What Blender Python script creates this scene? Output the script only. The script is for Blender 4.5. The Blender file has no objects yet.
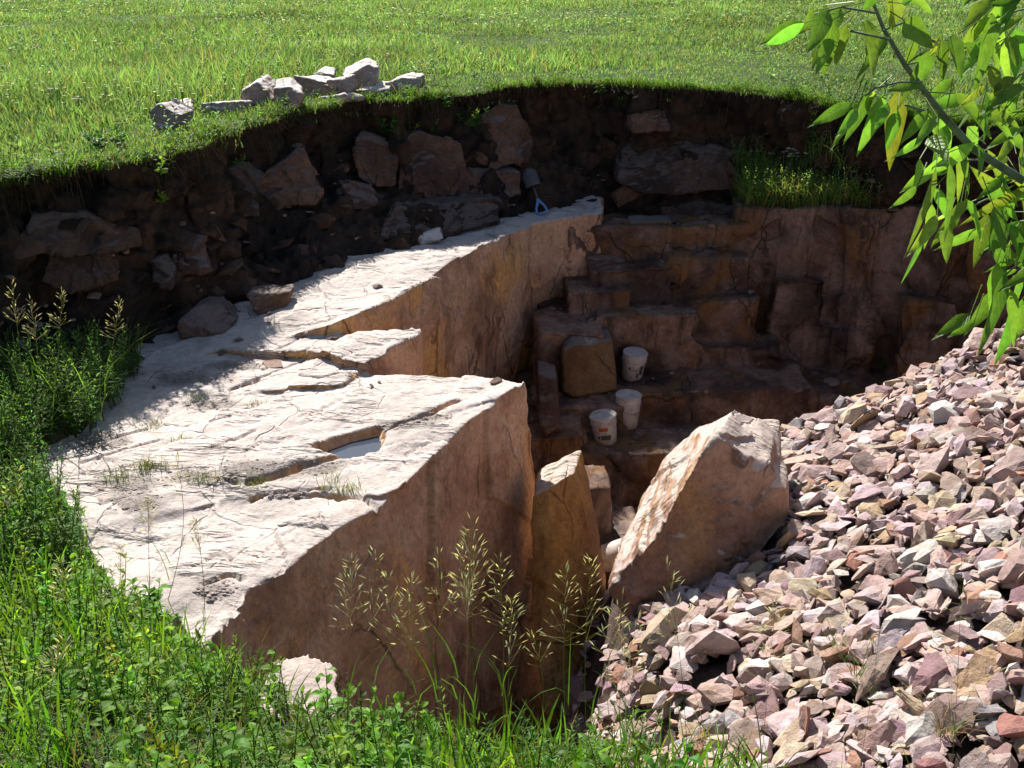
import bpy, bmesh, math, random
import numpy as np
from mathutils import Vector, Matrix

# ------------------------------------------------------------------ camera, sky, sun, exposure
scn = bpy.context.scene
W, H, F = 1024, 768, 1027.0
TH = math.radians(22.0)
CAMZ = 1.6
cam_d = bpy.data.cameras.new('camera')
cam = bpy.data.objects.new('camera', cam_d)
scn.collection.objects.link(cam)
cam.location = (0, 0, CAMZ)
cam.rotation_euler = (math.pi/2 - TH, 0, 0)
cam_d.sensor_fit = 'HORIZONTAL'; cam_d.sensor_width = 36.0
cam_d.lens = 36.0 * F / W
cam_d.clip_start = 0.05; cam_d.clip_end = 2000
scn.camera = cam

SUN_DIR = Vector((-0.36, 0.93, 0.92)).normalized()      # towards the sun
SUN_EL = math.asin(SUN_DIR.z); SUN_AZ = math.atan2(SUN_DIR.x, SUN_DIR.y)
world = bpy.data.worlds.new('World'); scn.world = world; world.use_nodes = True
nt = world.node_tree
bg = nt.nodes['Background']; sky = nt.nodes.new('ShaderNodeTexSky')
sky.sky_type = 'NISHITA'; sky.sun_disc = False
sky.sun_elevation = SUN_EL; sky.sun_rotation = SUN_AZ
nt.links.new(sky.outputs[0], bg.inputs[0]); bg.inputs[1].default_value = 0.06
sd = bpy.data.lights.new('sun', 'SUN'); sd.energy = 5.0; sd.angle = math.radians(0.53)
sd.color = (1.0, 0.955, 0.88)
so = bpy.data.objects.new('sun', sd); scn.collection.objects.link(so)
so.rotation_euler = (-SUN_DIR).to_track_quat('-Z', 'Y').to_euler()
so.location = (-8, 14, 20)
scn.view_settings.view_transform = 'Standard'; scn.view_settings.look = 'None'
scn.view_settings.gamma = 1.0; scn.view_settings.use_curve_mapping = False
scn.view_settings.exposure = 0.8
scn.cycles.max_bounces = 6; scn.cycles.diffuse_bounces = 4; scn.cycles.transparent_max_bounces = 6
scn.cycles.use_denoising = True

# ------------------------------------------------------------------ helpers
rng = np.random.default_rng(11)
random.seed(11)
COL = scn.collection
ST, CT = math.sin(TH), math.cos(TH)

def ray(px, py):
    u = (px - 512) / F; v = (384 - py) / F
    return np.array([u, CT + v*ST, -ST + v*CT])
def atz(px, py, z):                 # point of the plane of height z seen at a pixel
    d = ray(px, py); t = (z - CAMZ) / d[2]
    return np.array([d[0]*t, d[1]*t, z])
def aty(px, py, y):                 # point at distance y seen at a pixel
    d = ray(px, py); t = y / d[1]
    return np.array([d[0]*t, y, CAMZ + d[2]*t])
def proj(P):
    P = np.asarray(P, float); x = P[..., 0]; y = P[..., 1]; z = P[..., 2] - CAMZ
    w = y*CT - z*ST; v = y*ST + z*CT
    w = np.where(w < 0.05, 0.05, w)
    return 512 + x/w*F, 384 - v/w*F, w

def _hash(ix, iy, iz, seed):
    h = (ix.astype(np.int64)*374761393 + iy.astype(np.int64)*668265263 + iz.astype(np.int64)*2147483647 + seed*974634777) & 0xffffffff
    h = ((h ^ (h >> 13)) * 1274126177) & 0xffffffff
    h = ((h ^ (h >> 16)) * 2246822519) & 0xffffffff
    return (h ^ (h >> 15)) & 0xffffffff
def noise3(p, seed=0):
    i = np.floor(p).astype(np.int64); f = p - i; f = f*f*f*(f*(f*6-15)+10)
    r = 0
    for dx in (0, 1):
        for dy in (0, 1):
            for dz in (0, 1):
                v = _hash(i[:, 0]+dx, i[:, 1]+dy, i[:, 2]+dz, seed) / 4294967295.0 * 2 - 1
                w = (f[:, 0] if dx else 1-f[:, 0])*(f[:, 1] if dy else 1-f[:, 1])*(f[:, 2] if dz else 1-f[:, 2])
                r = r + v*w
    return r
def fbm(p, seed=0, octv=4, gain=.5):
    a = 1.0; r = np.zeros(len(p)); q = np.array(p, float)
    for k in range(octv):
        r += a*noise3(q, seed+k*17); q = q*2.03 + 5.1; a *= gain
    return r
def facet(p, cell, seed=0):
    """broken-rock facets: every cell of a jittered lattice has its own tilted plane"""
    q = p / np.asarray(cell, float); i = np.floor(q).astype(np.int64)
    best = np.full(len(p), 1e9); out = np.zeros(len(p)); edge = np.full(len(p), 1e9)
    for dx in (-1, 0, 1):
        for dy in (-1, 0, 1):
            for dz in (-1, 0, 1):
                a, b, c = i[:, 0]+dx, i[:, 1]+dy, i[:, 2]+dz
                j = [_hash(a, b, c, seed+s)/4294967295.0 for s in range(7)]
                cx = np.stack([a+j[0], b+j[1], c+j[2]], 1)
                d = q - cx; dist = (d*d).sum(1)
                val = (j[3]*2-1) + ((j[4]*2-1)*d[:, 0] + (j[5]*2-1)*d[:, 1] + (j[6]*2-1)*d[:, 2])*1.4
                m = dist < best
                out = np.where(m, val, out); best = np.where(m, dist, best)
    return out
_ax = np.array([[.80, .36, -.48], [-.48, .86, -.16], [.36, .36, .86]])
def pwl(p, cell, seed=0):
    """continuous piecewise-flat relief: random heights joined by flat facets"""
    q = (p + .10*np.stack([noise3(p*1.7, seed+50), noise3(p*1.7, seed+51), noise3(p*1.7, seed+52)], 1)*np.asarray(cell)*3) / np.asarray(cell, float)
    q = q @ _ax.T; i = np.floor(q).astype(np.int64); f = q-i
    o = np.argsort(-f, axis=1); fs_ = np.take_along_axis(f, o, 1); r_ = np.arange(len(p))
    val = lambda I: _hash(I[:, 0], I[:, 1], I[:, 2], seed)/4294967295.0*2-1
    out = val(i)*(1-fs_[:, 0]); I = i.copy(); I[r_, o[:, 0]] += 1; out += val(I)*(fs_[:, 0]-fs_[:, 1])
    I[r_, o[:, 1]] += 1; out += val(I)*(fs_[:, 1]-fs_[:, 2]); I[r_, o[:, 2]] += 1; out += val(I)*fs_[:, 2]
    return out
def sst(a, b, x):
    t = np.clip((x-a)/(b-a), 0, 1); return t*t*(3-2*t)
def inside(poly, X, Y):
    poly = np.asarray(poly, float); n = len(poly); c = np.zeros(X.shape, bool)
    for k in range(n):
        x1, y1 = poly[k][:2]; x2, y2 = poly[(k+1) % n][:2]
        if y1 == y2: continue
        c ^= ((y1 > Y) != (y2 > Y)) & (X < (x2-x1)*(Y-y1)/(y2-y1)+x1)
    return c
def edge_dist(poly, X, Y, closed=True):
    poly = np.asarray(poly, float); n = len(poly); best = np.full(X.shape, 1e9)
    for k in range(n if closed else n-1):
        a = poly[k][:2]; b = poly[(k+1) % n][:2]; d = b-a; L = (d*d).sum()+1e-12
        t = np.clip(((X-a[0])*d[0]+(Y-a[1])*d[1])/L, 0, 1)
        best = np.minimum(best, np.hypot(X-a[0]-t*d[0], Y-a[1]-t*d[1]))
    return best

def tag(o, label=None, cat=None, group=None, kind=None):
    if label: o['label'] = label
    if cat: o['category'] = cat
    if group: o['group'] = group
    if kind: o['kind'] = kind
    return o
def link(o, parent=None):
    COL.objects.link(o)
    if parent is not None: o.parent = parent
    return o
def empty(name, loc=(0, 0, 0)):
    o = bpy.data.objects.new(name, None); COL.objects.link(o); o.location = loc
    o.empty_display_size = .1
    return o
def raw_mesh(name, V, loops, sizes, mat, smooth=False, col=None):
    """V (n,3); loops flat index array; sizes per polygon"""
    me = bpy.data.meshes.new(name)
    V = np.ascontiguousarray(V, np.float32); loops = np.ascontiguousarray(loops, np.int32); sizes = np.asarray(sizes, np.int32)
    me.vertices.add(len(V)); me.vertices.foreach_set('co', V.ravel())
    me.loops.add(len(loops)); me.loops.foreach_set('vertex_index', loops)
    me.polygons.add(len(sizes))
    st = np.concatenate([[0], np.cumsum(sizes)[:-1]]).astype(np.int32)
    me.polygons.foreach_set('loop_start', st)
    me.polygons.foreach_set('use_smooth', np.full(len(sizes), smooth, bool))
    if col is not None:
        at = me.color_attributes.new('col', 'FLOAT_COLOR', 'POINT')
        c = np.ones((len(V), 4), np.float32); c[:, :3] = col
        at.data.foreach_set('color', c.ravel())
    me.update(calc_edges=True); me.validate()
    if mat: me.materials.append(mat)
    return me
def mesh_obj(name, V, loops, sizes, mat, parent=None, smooth=False, col=None):
    return link(bpy.data.objects.new(name, raw_mesh(name, V, loops, sizes, mat, smooth, col)), parent)
def grid_faces(nr, nc):
    i = np.arange(nr-1)[:, None]*nc + np.arange(nc-1)[None, :]
    q = np.stack([i, i+1, i+nc+1, i+nc], -1).reshape(-1, 4)
    return q.ravel(), np.full(len(q), 4)
def parts_mesh(name, chunks, mat, parent=None, smooth=False):
    """chunks: list of (V, loops, sizes, col or None) merged into one object"""
    V = np.concatenate([c[0] for c in chunks]); off = 0; L = []
    for c in chunks: L.append(np.asarray(c[1]) + off); off += len(c[0])
    S = np.concatenate([c[2] for c in chunks])
    col = None if chunks[0][3] is None else np.concatenate([np.broadcast_to(c[3], (len(c[0]), 3)) for c in chunks])
    return mesh_obj(name, V, np.concatenate(L), S, mat, parent, smooth, col)

def hull(points, dissolve=6):
    bm = bmesh.new()
    for p in points: bm.verts.new(p)
    bmesh.ops.convex_hull(bm, input=bm.verts)
    loose = [v for v in bm.verts if not v.link_faces]
    if loose: bmesh.ops.delete(bm, geom=loose, context='VERTS')
    bmesh.ops.dissolve_limit(bm, angle_limit=math.radians(dissolve), verts=bm.verts, edges=bm.edges)
    bmesh.ops.recalc_face_normals(bm, faces=bm.faces)
    bm.verts.index_update()
    V = np.array([v.co[:] for v in bm.verts]); L = []; S = []
    for f in bm.faces:
        L += [v.index for v in f.verts]; S.append(len(f.verts))
    bm.free()
    return V, np.array(L), np.array(S)
def prism(top, zb, batter=(0, 0), base=None):
    """closed solid: top polygon of (x,y,z), bottom the same outline at height zb moved by batter"""
    n = len(top); T = np.array(top, float); B = T.copy() if base is None else np.array(base, float)
    B = B.copy(); B[:, 2] = zb; B[:, 0] += batter[0]; B[:, 1] += batter[1]
    V = np.concatenate([T, B]); L = list(range(n)); S = [n]
    L += list(range(2*n-1, n-1, -1)); S.append(n)
    for k in range(n):
        j = (k+1) % n; L += [k, n+k, n+j, j]; S.append(4)
    return V, np.array(L), np.array(S)
def remesh(chunks, voxel, smooth=2):
    """union of closed solids on an even mesh; returns verts, quads"""
    V = np.concatenate([c[0] for c in chunks]); off = 0; L = []
    for c in chunks: L.append(np.asarray(c[1])+off); off += len(c[0])
    me = raw_mesh('tmp', V, np.concatenate(L), np.concatenate([c[2] for c in chunks]), None)
    bm = bmesh.new(); bm.from_mesh(me); bmesh.ops.triangulate(bm, faces=bm.faces[:])
    bmesh.ops.recalc_face_normals(bm, faces=bm.faces); bm.to_mesh(me); bm.free()
    o = bpy.data.objects.new('tmp', me); COL.objects.link(o)
    m = o.modifiers.new('r', 'REMESH'); m.mode = 'VOXEL'; m.voxel_size = voxel; m.adaptivity = 0
    dg = bpy.context.evaluated_depsgraph_get(); ev = o.evaluated_get(dg); e = ev.to_mesh()
    n = len(e.vertices); Vo = np.empty(n*3); e.vertices.foreach_get('co', Vo)
    nl = len(e.loops); Lo = np.empty(nl, np.int32); e.loops.foreach_get('vertex_index', Lo)
    ns = len(e.polygons); So = np.empty(ns, np.int32); e.polygons.foreach_get('loop_total', So)
    ev.to_mesh_clear(); bpy.data.objects.remove(o); bpy.data.meshes.remove(me)
    Vo = Vo.reshape(-1, 3); st = np.repeat(np.cumsum(So)-So, So); k = np.arange(len(Lo)); nx = st + (k-st+1) % np.repeat(So, So)
    a_, b_ = Lo, Lo[nx]
    for _ in range(smooth):
        acc = np.zeros_like(Vo); cnt = np.zeros(len(Vo)); 
        for c_ in range(3): acc[:, c_] = np.bincount(a_, Vo[b_, c_], len(Vo)) + np.bincount(b_, Vo[a_, c_], len(Vo))
        cnt = np.bincount(a_, minlength=len(Vo)) + np.bincount(b_, minlength=len(Vo))
        Vo = .45*Vo + .55*acc/cnt[:, None]
    return Vo, Lo, So
def normals_of(V, L, S):
    me = raw_mesh('tmp', V, L, S, None); n = len(V)
    N = np.array([v.vector[:] for v in me.vertex_normals]) if hasattr(me, 'vertex_normals') else np.array([v.normal[:] for v in me.vertices])
    bpy.data.meshes.remove(me); return N
def roughen(V, N, seed, big=.05, mid=.02, small=.006, cell=(.6, .6, .45), top_calm=.35, step=.006):
    up = sst(.55, .9, N[:, 2]); k = 1 - (1-top_calm)*up
    c = np.array(cell)
    d = (big*pwl(V, c, seed) + mid*pwl(V, c*.36, seed+9))*k
    d += step*facet(V, c*1.1, seed+5)*k + small*pwl(V, c*.13, seed+2)*(.4+.6*k) + small*.5*fbm(V*14, seed+3, 2)
    return V + N*d[:, None]
def rock(name, chunks, voxel, mat, seed=0, parent=None, fn=None, smooth=2, **kw):
    V, L, S = remesh(chunks, voxel, smooth); N = normals_of(V, L, S)
    V = roughen(V, N, seed, **kw)
    if fn: V = fn(V, N)
    return mesh_obj(name, V, L, S, mat, parent, smooth=True)

# ------------------------------------------------------------------ materials
def new_mat(name):
    m = bpy.data.materials.new(name); m.use_nodes = True
    t = m.node_tree; b = t.nodes['Principled BSDF']
    b.inputs['Specular IOR Level'].default_value = .3
    return m, t, b
class NB:
    def __init__(s, t): s.t = t
    def n(s, typ, **kw):
        x = s.t.nodes.new(typ)
        for k, v in kw.items(): setattr(x, k, v)
        return x
    def l(s, a, b): s.t.links.new(a, b)
    def pos(s, scale=(1, 1, 1), rot=(0, 0, 0)):
        g = s.n('ShaderNodeNewGeometry'); m = s.n('ShaderNodeMapping')
        m.inputs['Scale'].default_value = scale; m.inputs['Rotation'].default_value = rot
        s.l(g.outputs['Position'], m.inputs['Vector']); return m.outputs[0]
    def noise(s, vec, scale, detail=5, rough=.6, dist=0):
        x = s.n('ShaderNodeTexNoise'); x.inputs['Scale'].default_value = scale
        x.inputs['Detail'].default_value = detail; x.inputs['Roughness'].default_value = rough
        x.inputs['Distortion'].default_value = dist
        if vec is not None: s.l(vec, x.inputs['Vector'])
        return x.outputs['Fac']
    def ramp(s, fac, stops, interp='LINEAR'):
        r = s.n('ShaderNodeValToRGB'); r.color_ramp.interpolation = interp
        e = r.color_ramp.elements
        while len(e) < len(stops): e.new(.5)
        for k, (p, c) in enumerate(stops):
            e[k].position = p; e[k].color = (*c, 1) if len(c) == 3 else c
        s.l(fac, r.inputs[0]); return r.outputs[0]
    def fr(s, fac, a, b):
        m = s.n('ShaderNodeMapRange'); m.interpolation_type = 'SMOOTHSTEP'
        m.inputs[1].default_value = a; m.inputs[2].default_value = b
        s.l(fac, m.inputs[0]); return m.outputs[0]
    def mix(s, fac, a, b, mode='MIX'):
        m = s.n('ShaderNodeMix', data_type='RGBA', blend_type=mode)
        for v, i in ((fac, 0), (a, 6), (b, 7)):
            if hasattr(v, 'links'): s.l(v, m.inputs[i])
            elif i == 0: m.inputs[0].default_value = v
            else: m.inputs[i].default_value = (*v, 1)
        return m.outputs[2]
    def math(s, op, a, b=0.):
        m = s.n('ShaderNodeMath', operation=op)
        for v, i in ((a, 0), (b, 1)):
            if hasattr(v, 'links'): s.l(v, m.inputs[i])
            else: m.inputs[i].default_value = v
        return m.outputs[0]
    def bump(s, h, dist, strength=1., prev=None):
        b = s.n('ShaderNodeBump'); b.inputs['Distance'].default_value = dist; b.inputs['Strength'].default_value = strength
        s.l(h, b.inputs['Height'])
        if prev is not None: s.l(prev, b.inputs['Normal'])
        return b.outputs[0]

def rock_mat(name, dark, mid, light, stain, top=None, rough=.75, crackamt=.6, streak=.5, tthr=.62):
    m, t, b = new_mat(name); q = NB(t)
    p = q.pos(); n1 = q.noise(p, 1.4, 8, .62, .4)
    c = q.ramp(n1, [(.28, dark), (.46, mid), (.60, light), (.78, mid)])
    n2 = q.noise(q.pos((1, 1, .8)), .9, 5, .6, .8)
    c = q.mix(q.fr(n2, .50, .62), c, stain)
    sv = q.noise(q.pos((5, 5, .7)), 1.6, 5, .65)
    c = q.mix(q.math('MULTIPLY', q.fr(sv, .52, .75), streak), c, tuple(x*.35 for x in dark))
    sp = q.noise(p, 24, 6, .7); c = q.mix(.55, c, q.ramp(sp, [(.3, (.35, .35, .35)), (.5, (.9, .9, .9)), (.72, (1.5, 1.45, 1.4))]), 'MULTIPLY')
    # pale mineral scuffs
    sc = q.noise(p, 5.5, 8, .75, 1.2); c = q.mix(q.math('MULTIPLY', q.fr(sc, .60, .72), .45), c, (.42, .36, .33))
    v = q.n('ShaderNodeTexVoronoi', feature='DISTANCE_TO_EDGE'); v.inputs['Scale'].default_value = 1.5
    dn = q.n('ShaderNodeTexNoise'); dn.inputs['Scale'].default_value = 2.2; dn.inputs['Detail'].default_value = 4
    q.l(p, dn.inputs['Vector'])
    pv = q.n('ShaderNodeVectorMath', operation='MULTIPLY_ADD'); q.l(dn.outputs['Color'], pv.inputs[0])
    pv.inputs[1].default_value = (.28, .28, .28); q.l(q.pos((1, 1, .45)), pv.inputs[2]); q.l(pv.outputs[0], v.inputs['Vector'])
    cr = q.fr(v.outputs['Distance'], .0, .018)
    gate = q.fr(q.noise(p, .9, 3), .44, .56)
    crk = q.math('MULTIPLY', q.math('SUBTRACT', 1, cr), q.math('MULTIPLY', gate, crackamt))
    c = q.mix(crk, c, (.02, .015, .012))
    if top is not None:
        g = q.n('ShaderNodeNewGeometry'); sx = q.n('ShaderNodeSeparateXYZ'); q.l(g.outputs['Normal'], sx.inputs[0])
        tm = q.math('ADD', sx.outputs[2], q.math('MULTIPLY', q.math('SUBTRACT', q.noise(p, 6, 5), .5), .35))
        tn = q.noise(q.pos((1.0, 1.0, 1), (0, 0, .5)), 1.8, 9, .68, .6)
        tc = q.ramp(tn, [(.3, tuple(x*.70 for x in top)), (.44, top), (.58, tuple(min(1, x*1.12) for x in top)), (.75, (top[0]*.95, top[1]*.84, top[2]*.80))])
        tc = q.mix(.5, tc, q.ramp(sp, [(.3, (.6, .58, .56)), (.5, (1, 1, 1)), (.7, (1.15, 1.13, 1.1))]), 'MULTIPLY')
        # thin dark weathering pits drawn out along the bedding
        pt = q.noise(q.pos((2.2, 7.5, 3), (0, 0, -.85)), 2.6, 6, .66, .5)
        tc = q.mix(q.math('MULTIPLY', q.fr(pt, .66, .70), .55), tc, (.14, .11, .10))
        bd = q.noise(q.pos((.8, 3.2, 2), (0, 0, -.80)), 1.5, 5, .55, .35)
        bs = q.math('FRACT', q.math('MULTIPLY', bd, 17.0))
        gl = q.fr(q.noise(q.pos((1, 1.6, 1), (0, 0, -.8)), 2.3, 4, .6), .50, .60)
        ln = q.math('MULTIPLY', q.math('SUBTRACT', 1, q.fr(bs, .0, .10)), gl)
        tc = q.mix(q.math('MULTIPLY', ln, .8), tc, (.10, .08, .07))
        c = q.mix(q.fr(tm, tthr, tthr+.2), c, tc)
    if top is not None:
        sa = q.n('ShaderNodeAttribute', attribute_name='silt'); dirt = q.ramp(q.noise(p, 40, 5, .8), [(.35, (.13, .10, .085)), (.5, (.26, .215, .19)), (.68, (.42, .37, .34))])
        c = q.mix(sa.outputs['Fac'], c, dirt)
    q.l(c, b.inputs['Base Color']); b.inputs['Roughness'].default_value = rough
    h1 = q.noise(p, 9, 8, .68); nb = q.bump(h1, .035, .7)
    h2 = q.noise(p, 55, 5, .7); nb = q.bump(h2, .005, .8, nb)
    nb = q.bump(q.math('SUBTRACT', 1, crk), .02, 1, nb)
    if top is not None: nb = q.bump(q.math('MULTIPLY', bs, gl), .02, .8, nb)
    q.l(nb, b.inputs['Normal']); return m
M = {}
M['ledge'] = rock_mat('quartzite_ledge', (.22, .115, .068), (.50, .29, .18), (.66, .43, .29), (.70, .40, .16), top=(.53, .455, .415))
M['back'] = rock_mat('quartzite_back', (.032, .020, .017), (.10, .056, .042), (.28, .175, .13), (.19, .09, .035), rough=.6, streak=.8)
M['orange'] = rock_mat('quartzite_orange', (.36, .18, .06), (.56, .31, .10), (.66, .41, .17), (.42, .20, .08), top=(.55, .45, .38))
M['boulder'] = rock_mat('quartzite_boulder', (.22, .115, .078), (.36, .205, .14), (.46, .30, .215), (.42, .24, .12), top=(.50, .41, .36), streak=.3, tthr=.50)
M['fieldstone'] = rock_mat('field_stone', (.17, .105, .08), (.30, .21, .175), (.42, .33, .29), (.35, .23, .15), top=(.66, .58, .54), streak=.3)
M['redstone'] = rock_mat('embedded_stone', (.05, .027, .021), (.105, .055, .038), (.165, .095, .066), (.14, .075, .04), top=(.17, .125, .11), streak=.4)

M['buried'] = rock_mat('dark_embedded_stone', (.022, .014, .011), (.05, .03, .022), (.10, .06, .043), (.08, .045, .028), top=(.12, .09, .075))  # darker copy of embedded_stone, so these bank rocks stand out less
M['shelfstone'] = rock_mat('shelf_stone', (.08, .042, .02), (.16, .08, .032), (.20, .12, .055), (.14, .07, .03), top=(.17, .14, .125))  # darker copy of quartzite_orange, the shade of the back shelves put into its colour
def soil_mat(name, a, b_, c_, bump=.05):
    m, t, b = new_mat(name); q = NB(t); p = q.pos()
    c = q.ramp(q.noise(p, 2.2, 9, .7), [(.3, a), (.5, b_), (.72, c_)])
    c = q.mix(q.math('MULTIPLY', q.fr(q.noise(p, 1.1, 6, .6), .48, .6), .8), c, tuple(min(1, x*.85) for x in c_))
    c = q.mix(.6, c, q.ramp(q.noise(p, 30, 5, .75), [(.3, (.4, .4, .4)), (.5, (1, 1, 1)), (.72, (1.7, 1.6, 1.5))]), 'MULTIPLY')
    q.l(c, b.inputs['Base Color']); b.inputs['Roughness'].default_value = .95
    nb = q.bump(q.noise(p, 11, 8, .75), bump, 1); nb = q.bump(q.noise(p, 60, 4, .7), .008, 1, nb)
    q.l(nb, b.inputs['Normal']); return m
M['soil'] = soil_mat('dark_soil', (.012, .009, .007), (.035, .023, .017), (.095, .056, .036))
M['clay'] = soil_mat('pit_earth', (.02, .013, .01), (.05, .03, .022), (.10, .065, .045))
M['ground'] = soil_mat('bank_ground', (.03, .035, .012), (.06, .06, .025), (.11, .09, .05))
m, t, b = new_mat('meadow_floor'); q = NB(t); p = q.pos()
c = q.ramp(q.noise(p, .35, 8, .7), [(.3, (.06, .11, .03)), (.5, (.10, .165, .045)), (.7, (.15, .20, .07))])
c = q.mix(.5, c, q.ramp(q.noise(p, 9, 6, .8), [(.3, (.3, .35, .3)), (.5, (1, 1, 1)), (.7, (1.5, 1.5, 1.4))]), 'MULTIPLY')
q.l(c, b.inputs['Base Color']); b.inputs['Roughness'].default_value = 1
q.l(q.bump(q.noise(p, 14, 6, .8), .12, 1), b.inputs['Normal']); M['meadow'] = m

def attr_mat(name, rough=.8, transl=0., spec=.3, bump=0, rockish=False):
    m, t, b = new_mat(name); q = NB(t)
    a = q.n('ShaderNodeAttribute', attribute_name='col'); c = a.outputs['Color']
    if rockish:
        g = q.n('ShaderNodeTexCoord'); p = g.outputs['Object']
        p = q.pos()
        c = q.mix(.75, c, q.ramp(q.noise(p, 16, 7, .7, .5), [(.3, (.62, .55, .5)), (.5, (1, 1, 1)), (.7, (1.22, 1.2, 1.18))]), 'MULTIPLY')
        c = q.mix(q.math('MULTIPLY', q.fr(q.noise(p, 7, 5, .7), .55, .68), .5), c, (.34, .20, .10))
        nb = q.bump(q.noise(p, 28, 7, .7), .018, .9); nb = q.bump(q.noise(p, 120, 3, .7), .003, .8, nb)
        q.l(nb, b.inputs['Normal'])
    q.l(c, b.inputs['Base Color']); b.inputs['Roughness'].default_value = rough; b.inputs['Specular IOR Level'].default_value = spec
    if transl:
        tr = q.n('ShaderNodeBsdfTranslucent'); ms = q.n('ShaderNodeMixShader'); ms.inputs[0].default_value = transl
        q.l(q.mix(1., c, (1.45, 1.4, .75), 'MULTIPLY'), tr.inputs[0])
        q.l(b.outputs[0], ms.inputs[1]); q.l(tr.outputs[0], ms.inputs[2])
        q.l(ms.outputs[0], t.nodes['Material Output'].inputs[0])
    return m
M['grass'] = attr_mat('grass_blade', .55, .5, .25)
M['leaf'] = attr_mat('leaf_blade', .55, .5, .25)
m = attr_mat('elder_leaf', .45, .46, .35); t = m.node_tree; q = NB(t); b = t.nodes['Principled BSDF']
at = q.n('ShaderNodeAttribute', attribute_name='luv'); sx = q.n('ShaderNodeSeparateXYZ'); q.l(at.outputs['Vector'], sx.inputs[0])
ph = q.math('SUBTRACT', q.math('MULTIPLY', sx.outputs[0], 9.0), q.math('MULTIPLY', sx.outputs[1], 2.2))
rb_ = q.math('ABSOLUTE', q.math('SUBTRACT', q.math('FRACT', ph), .5))           # side veins
vein = q.math('MAXIMUM', q.math('SUBTRACT', 1, q.fr(rb_, .0, .16)), q.math('SUBTRACT', 1, q.fr(sx.outputs[1], .02, .10)))
cl = q.n('ShaderNodeAttribute', attribute_name='col').outputs['Color']
cc = q.mix(q.math('MULTIPLY', vein, .45), cl, (.24, .34, .10)); cc = q.mix(.5, cc, q.ramp(q.noise(q.pos(), 60, 4, .6), [(.35, (.6, .65, .6)), (.6, (1.2, 1.2, 1.2))]), 'MULTIPLY')
q.l(cc, b.inputs['Base Color']); q.l(q.bump(q.math('ADD', rb_, q.math('MULTIPLY', vein, -.5)), .0012, .6), b.inputs['Normal'])
tr = [x for x in t.nodes if x.type == 'BSDF_TRANSLUCENT'][0]; q.l(q.mix(1., cc, (1.35, 1.4, .5), 'MULTIPLY'), tr.inputs[0]); M['elder'] = m
M['stone'] = attr_mat('broken_stone', .8, 0, .25, rockish=True)
M['plain'] = attr_mat('plain_tint', .7, 0, .3)
m, t, b = new_mat('branch_bark'); q = NB(t); p = q.pos()
q.l(q.ramp(q.noise(p, 30, 5, .6), [(.35, (.12, .15, .10)), (.6, (.22, .26, .20))]), b.inputs['Base Color'])
b.inputs['Roughness'].default_value = .6; q.l(q.bump(q.noise(p, 80, 4), .002, .6), b.inputs['Normal']); M['bark'] = m
m, t, b = new_mat('puddle_water'); b.inputs['Base Color'].default_value = (.05, .065, .09, 1); b.inputs['Roughness'].default_value = .04
b.inputs['Specular IOR Level'].default_value = .9; M['water'] = m
def flat_mat(name, colr, rough=.5, spec=.3, dirt=None, metal=0):
    m, t, b = new_mat(name); q = NB(t); p = q.pos(); c = None
    k = q.noise(p, 14, 6, .7)
    c = q.mix(q.math('MULTIPLY', q.fr(k, .45, .65), .6 if dirt else .25), colr, dirt or tuple(x*.6 for x in colr))
    q.l(c, b.inputs['Base Color']); b.inputs['Roughness'].default_value = rough
    b.inputs['Specular IOR Level'].default_value = spec; b.inputs['Metallic'].default_value = metal
    return m
M['plastic'] = flat_mat('bucket_plastic', (.55, .50, .47), .5, .35, (.25, .18, .14))
M['plastic_dark'] = flat_mat('bucket_inside', (.26, .24, .25), .7)
M['label_red'] = flat_mat('label_red', (.45, .10, .05), .6)
M['label_dark'] = flat_mat('label_dark', (.07, .08, .085), .6)
M['wire'] = flat_mat('handle_wire', (.25, .25, .25), .4, .5, metal=.8)
M['grip'] = flat_mat('tool_grip', (.16, .27, .55), .45, .4)
M['tool'] = flat_mat('tool_steel', (.09, .09, .10), .5, .5, (.05, .03, .025), .3)
M['shaft'] = flat_mat('tool_shaft', (.10, .08, .07), .6)

# ------------------------------------------------------------------ the meadow sheet above the pit
rimpx = [(-60, 192, .02), (0, 183, .04), (100, 167, .06), (205, 141, .10), (275, 118, .12), (350, 104, .14), (440, 95, .16), (510, 86, .18), (600, 83, .18), (700, 88, .15), (790, 97, .08), (850, 108, .03), (930, 119, 0), (1024, 128, 0)]
rim3 = np.array([(-11, 3.0, 0), (-8, 5.0, 0), (-6.3, 6.2, 0)] + [tuple(atz(a, b_, c_)) for a, b_, c_ in rimpx] + [(7.4, 12.2, 0), (9, 11.9, 0), (11.5, 9, 0)], float)
rim = rim3[:, :2]
base = np.array([(-11, 2.6, 0), (-7.5, 4.4, -.6), (-5.6, 5.5, -1.2), (-4.5, 6.5, -1.4), (-3.9, 7.2, -1.45), (-3.25, 8.2, -1.42), (-2.65, 9.3, -1.38), (-2.0, 10.1, -1.30), (-1.25, 11.3, -1.26), (-.45, 12.25, -1.24), (.3, 13.0, -1.24), (1.3, 13.7, -1.34),
                 (2.6, 13.6, -1.3), (3.35, 13.35, -1.25), (4.2, 12.9, -1.2), (4.95, 12.4, -1.1), (5.5, 12.0, -1.05), (7, 11.5, -1.0), (9, 11.2, -1), (11, 8.6, -.6)], float)
def resample(P, n):
    P = np.asarray(P, float); d = np.concatenate([[0], np.cumsum(np.linalg.norm(np.diff(P, axis=0), axis=1))])
    # Catmull-like smoothness through linear pieces, then a light blur
    s = np.linspace(0, len(P)-1, n); k = np.arange(len(P))
    out = np.stack([np.interp(s, k, P[:, j]) for j in range(P.shape[1])], 1)
    for _ in range(6): out[1:-1] = .25*out[:-2]+.5*out[1:-1]+.25*out[2:]
    return out
NR = 700
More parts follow.
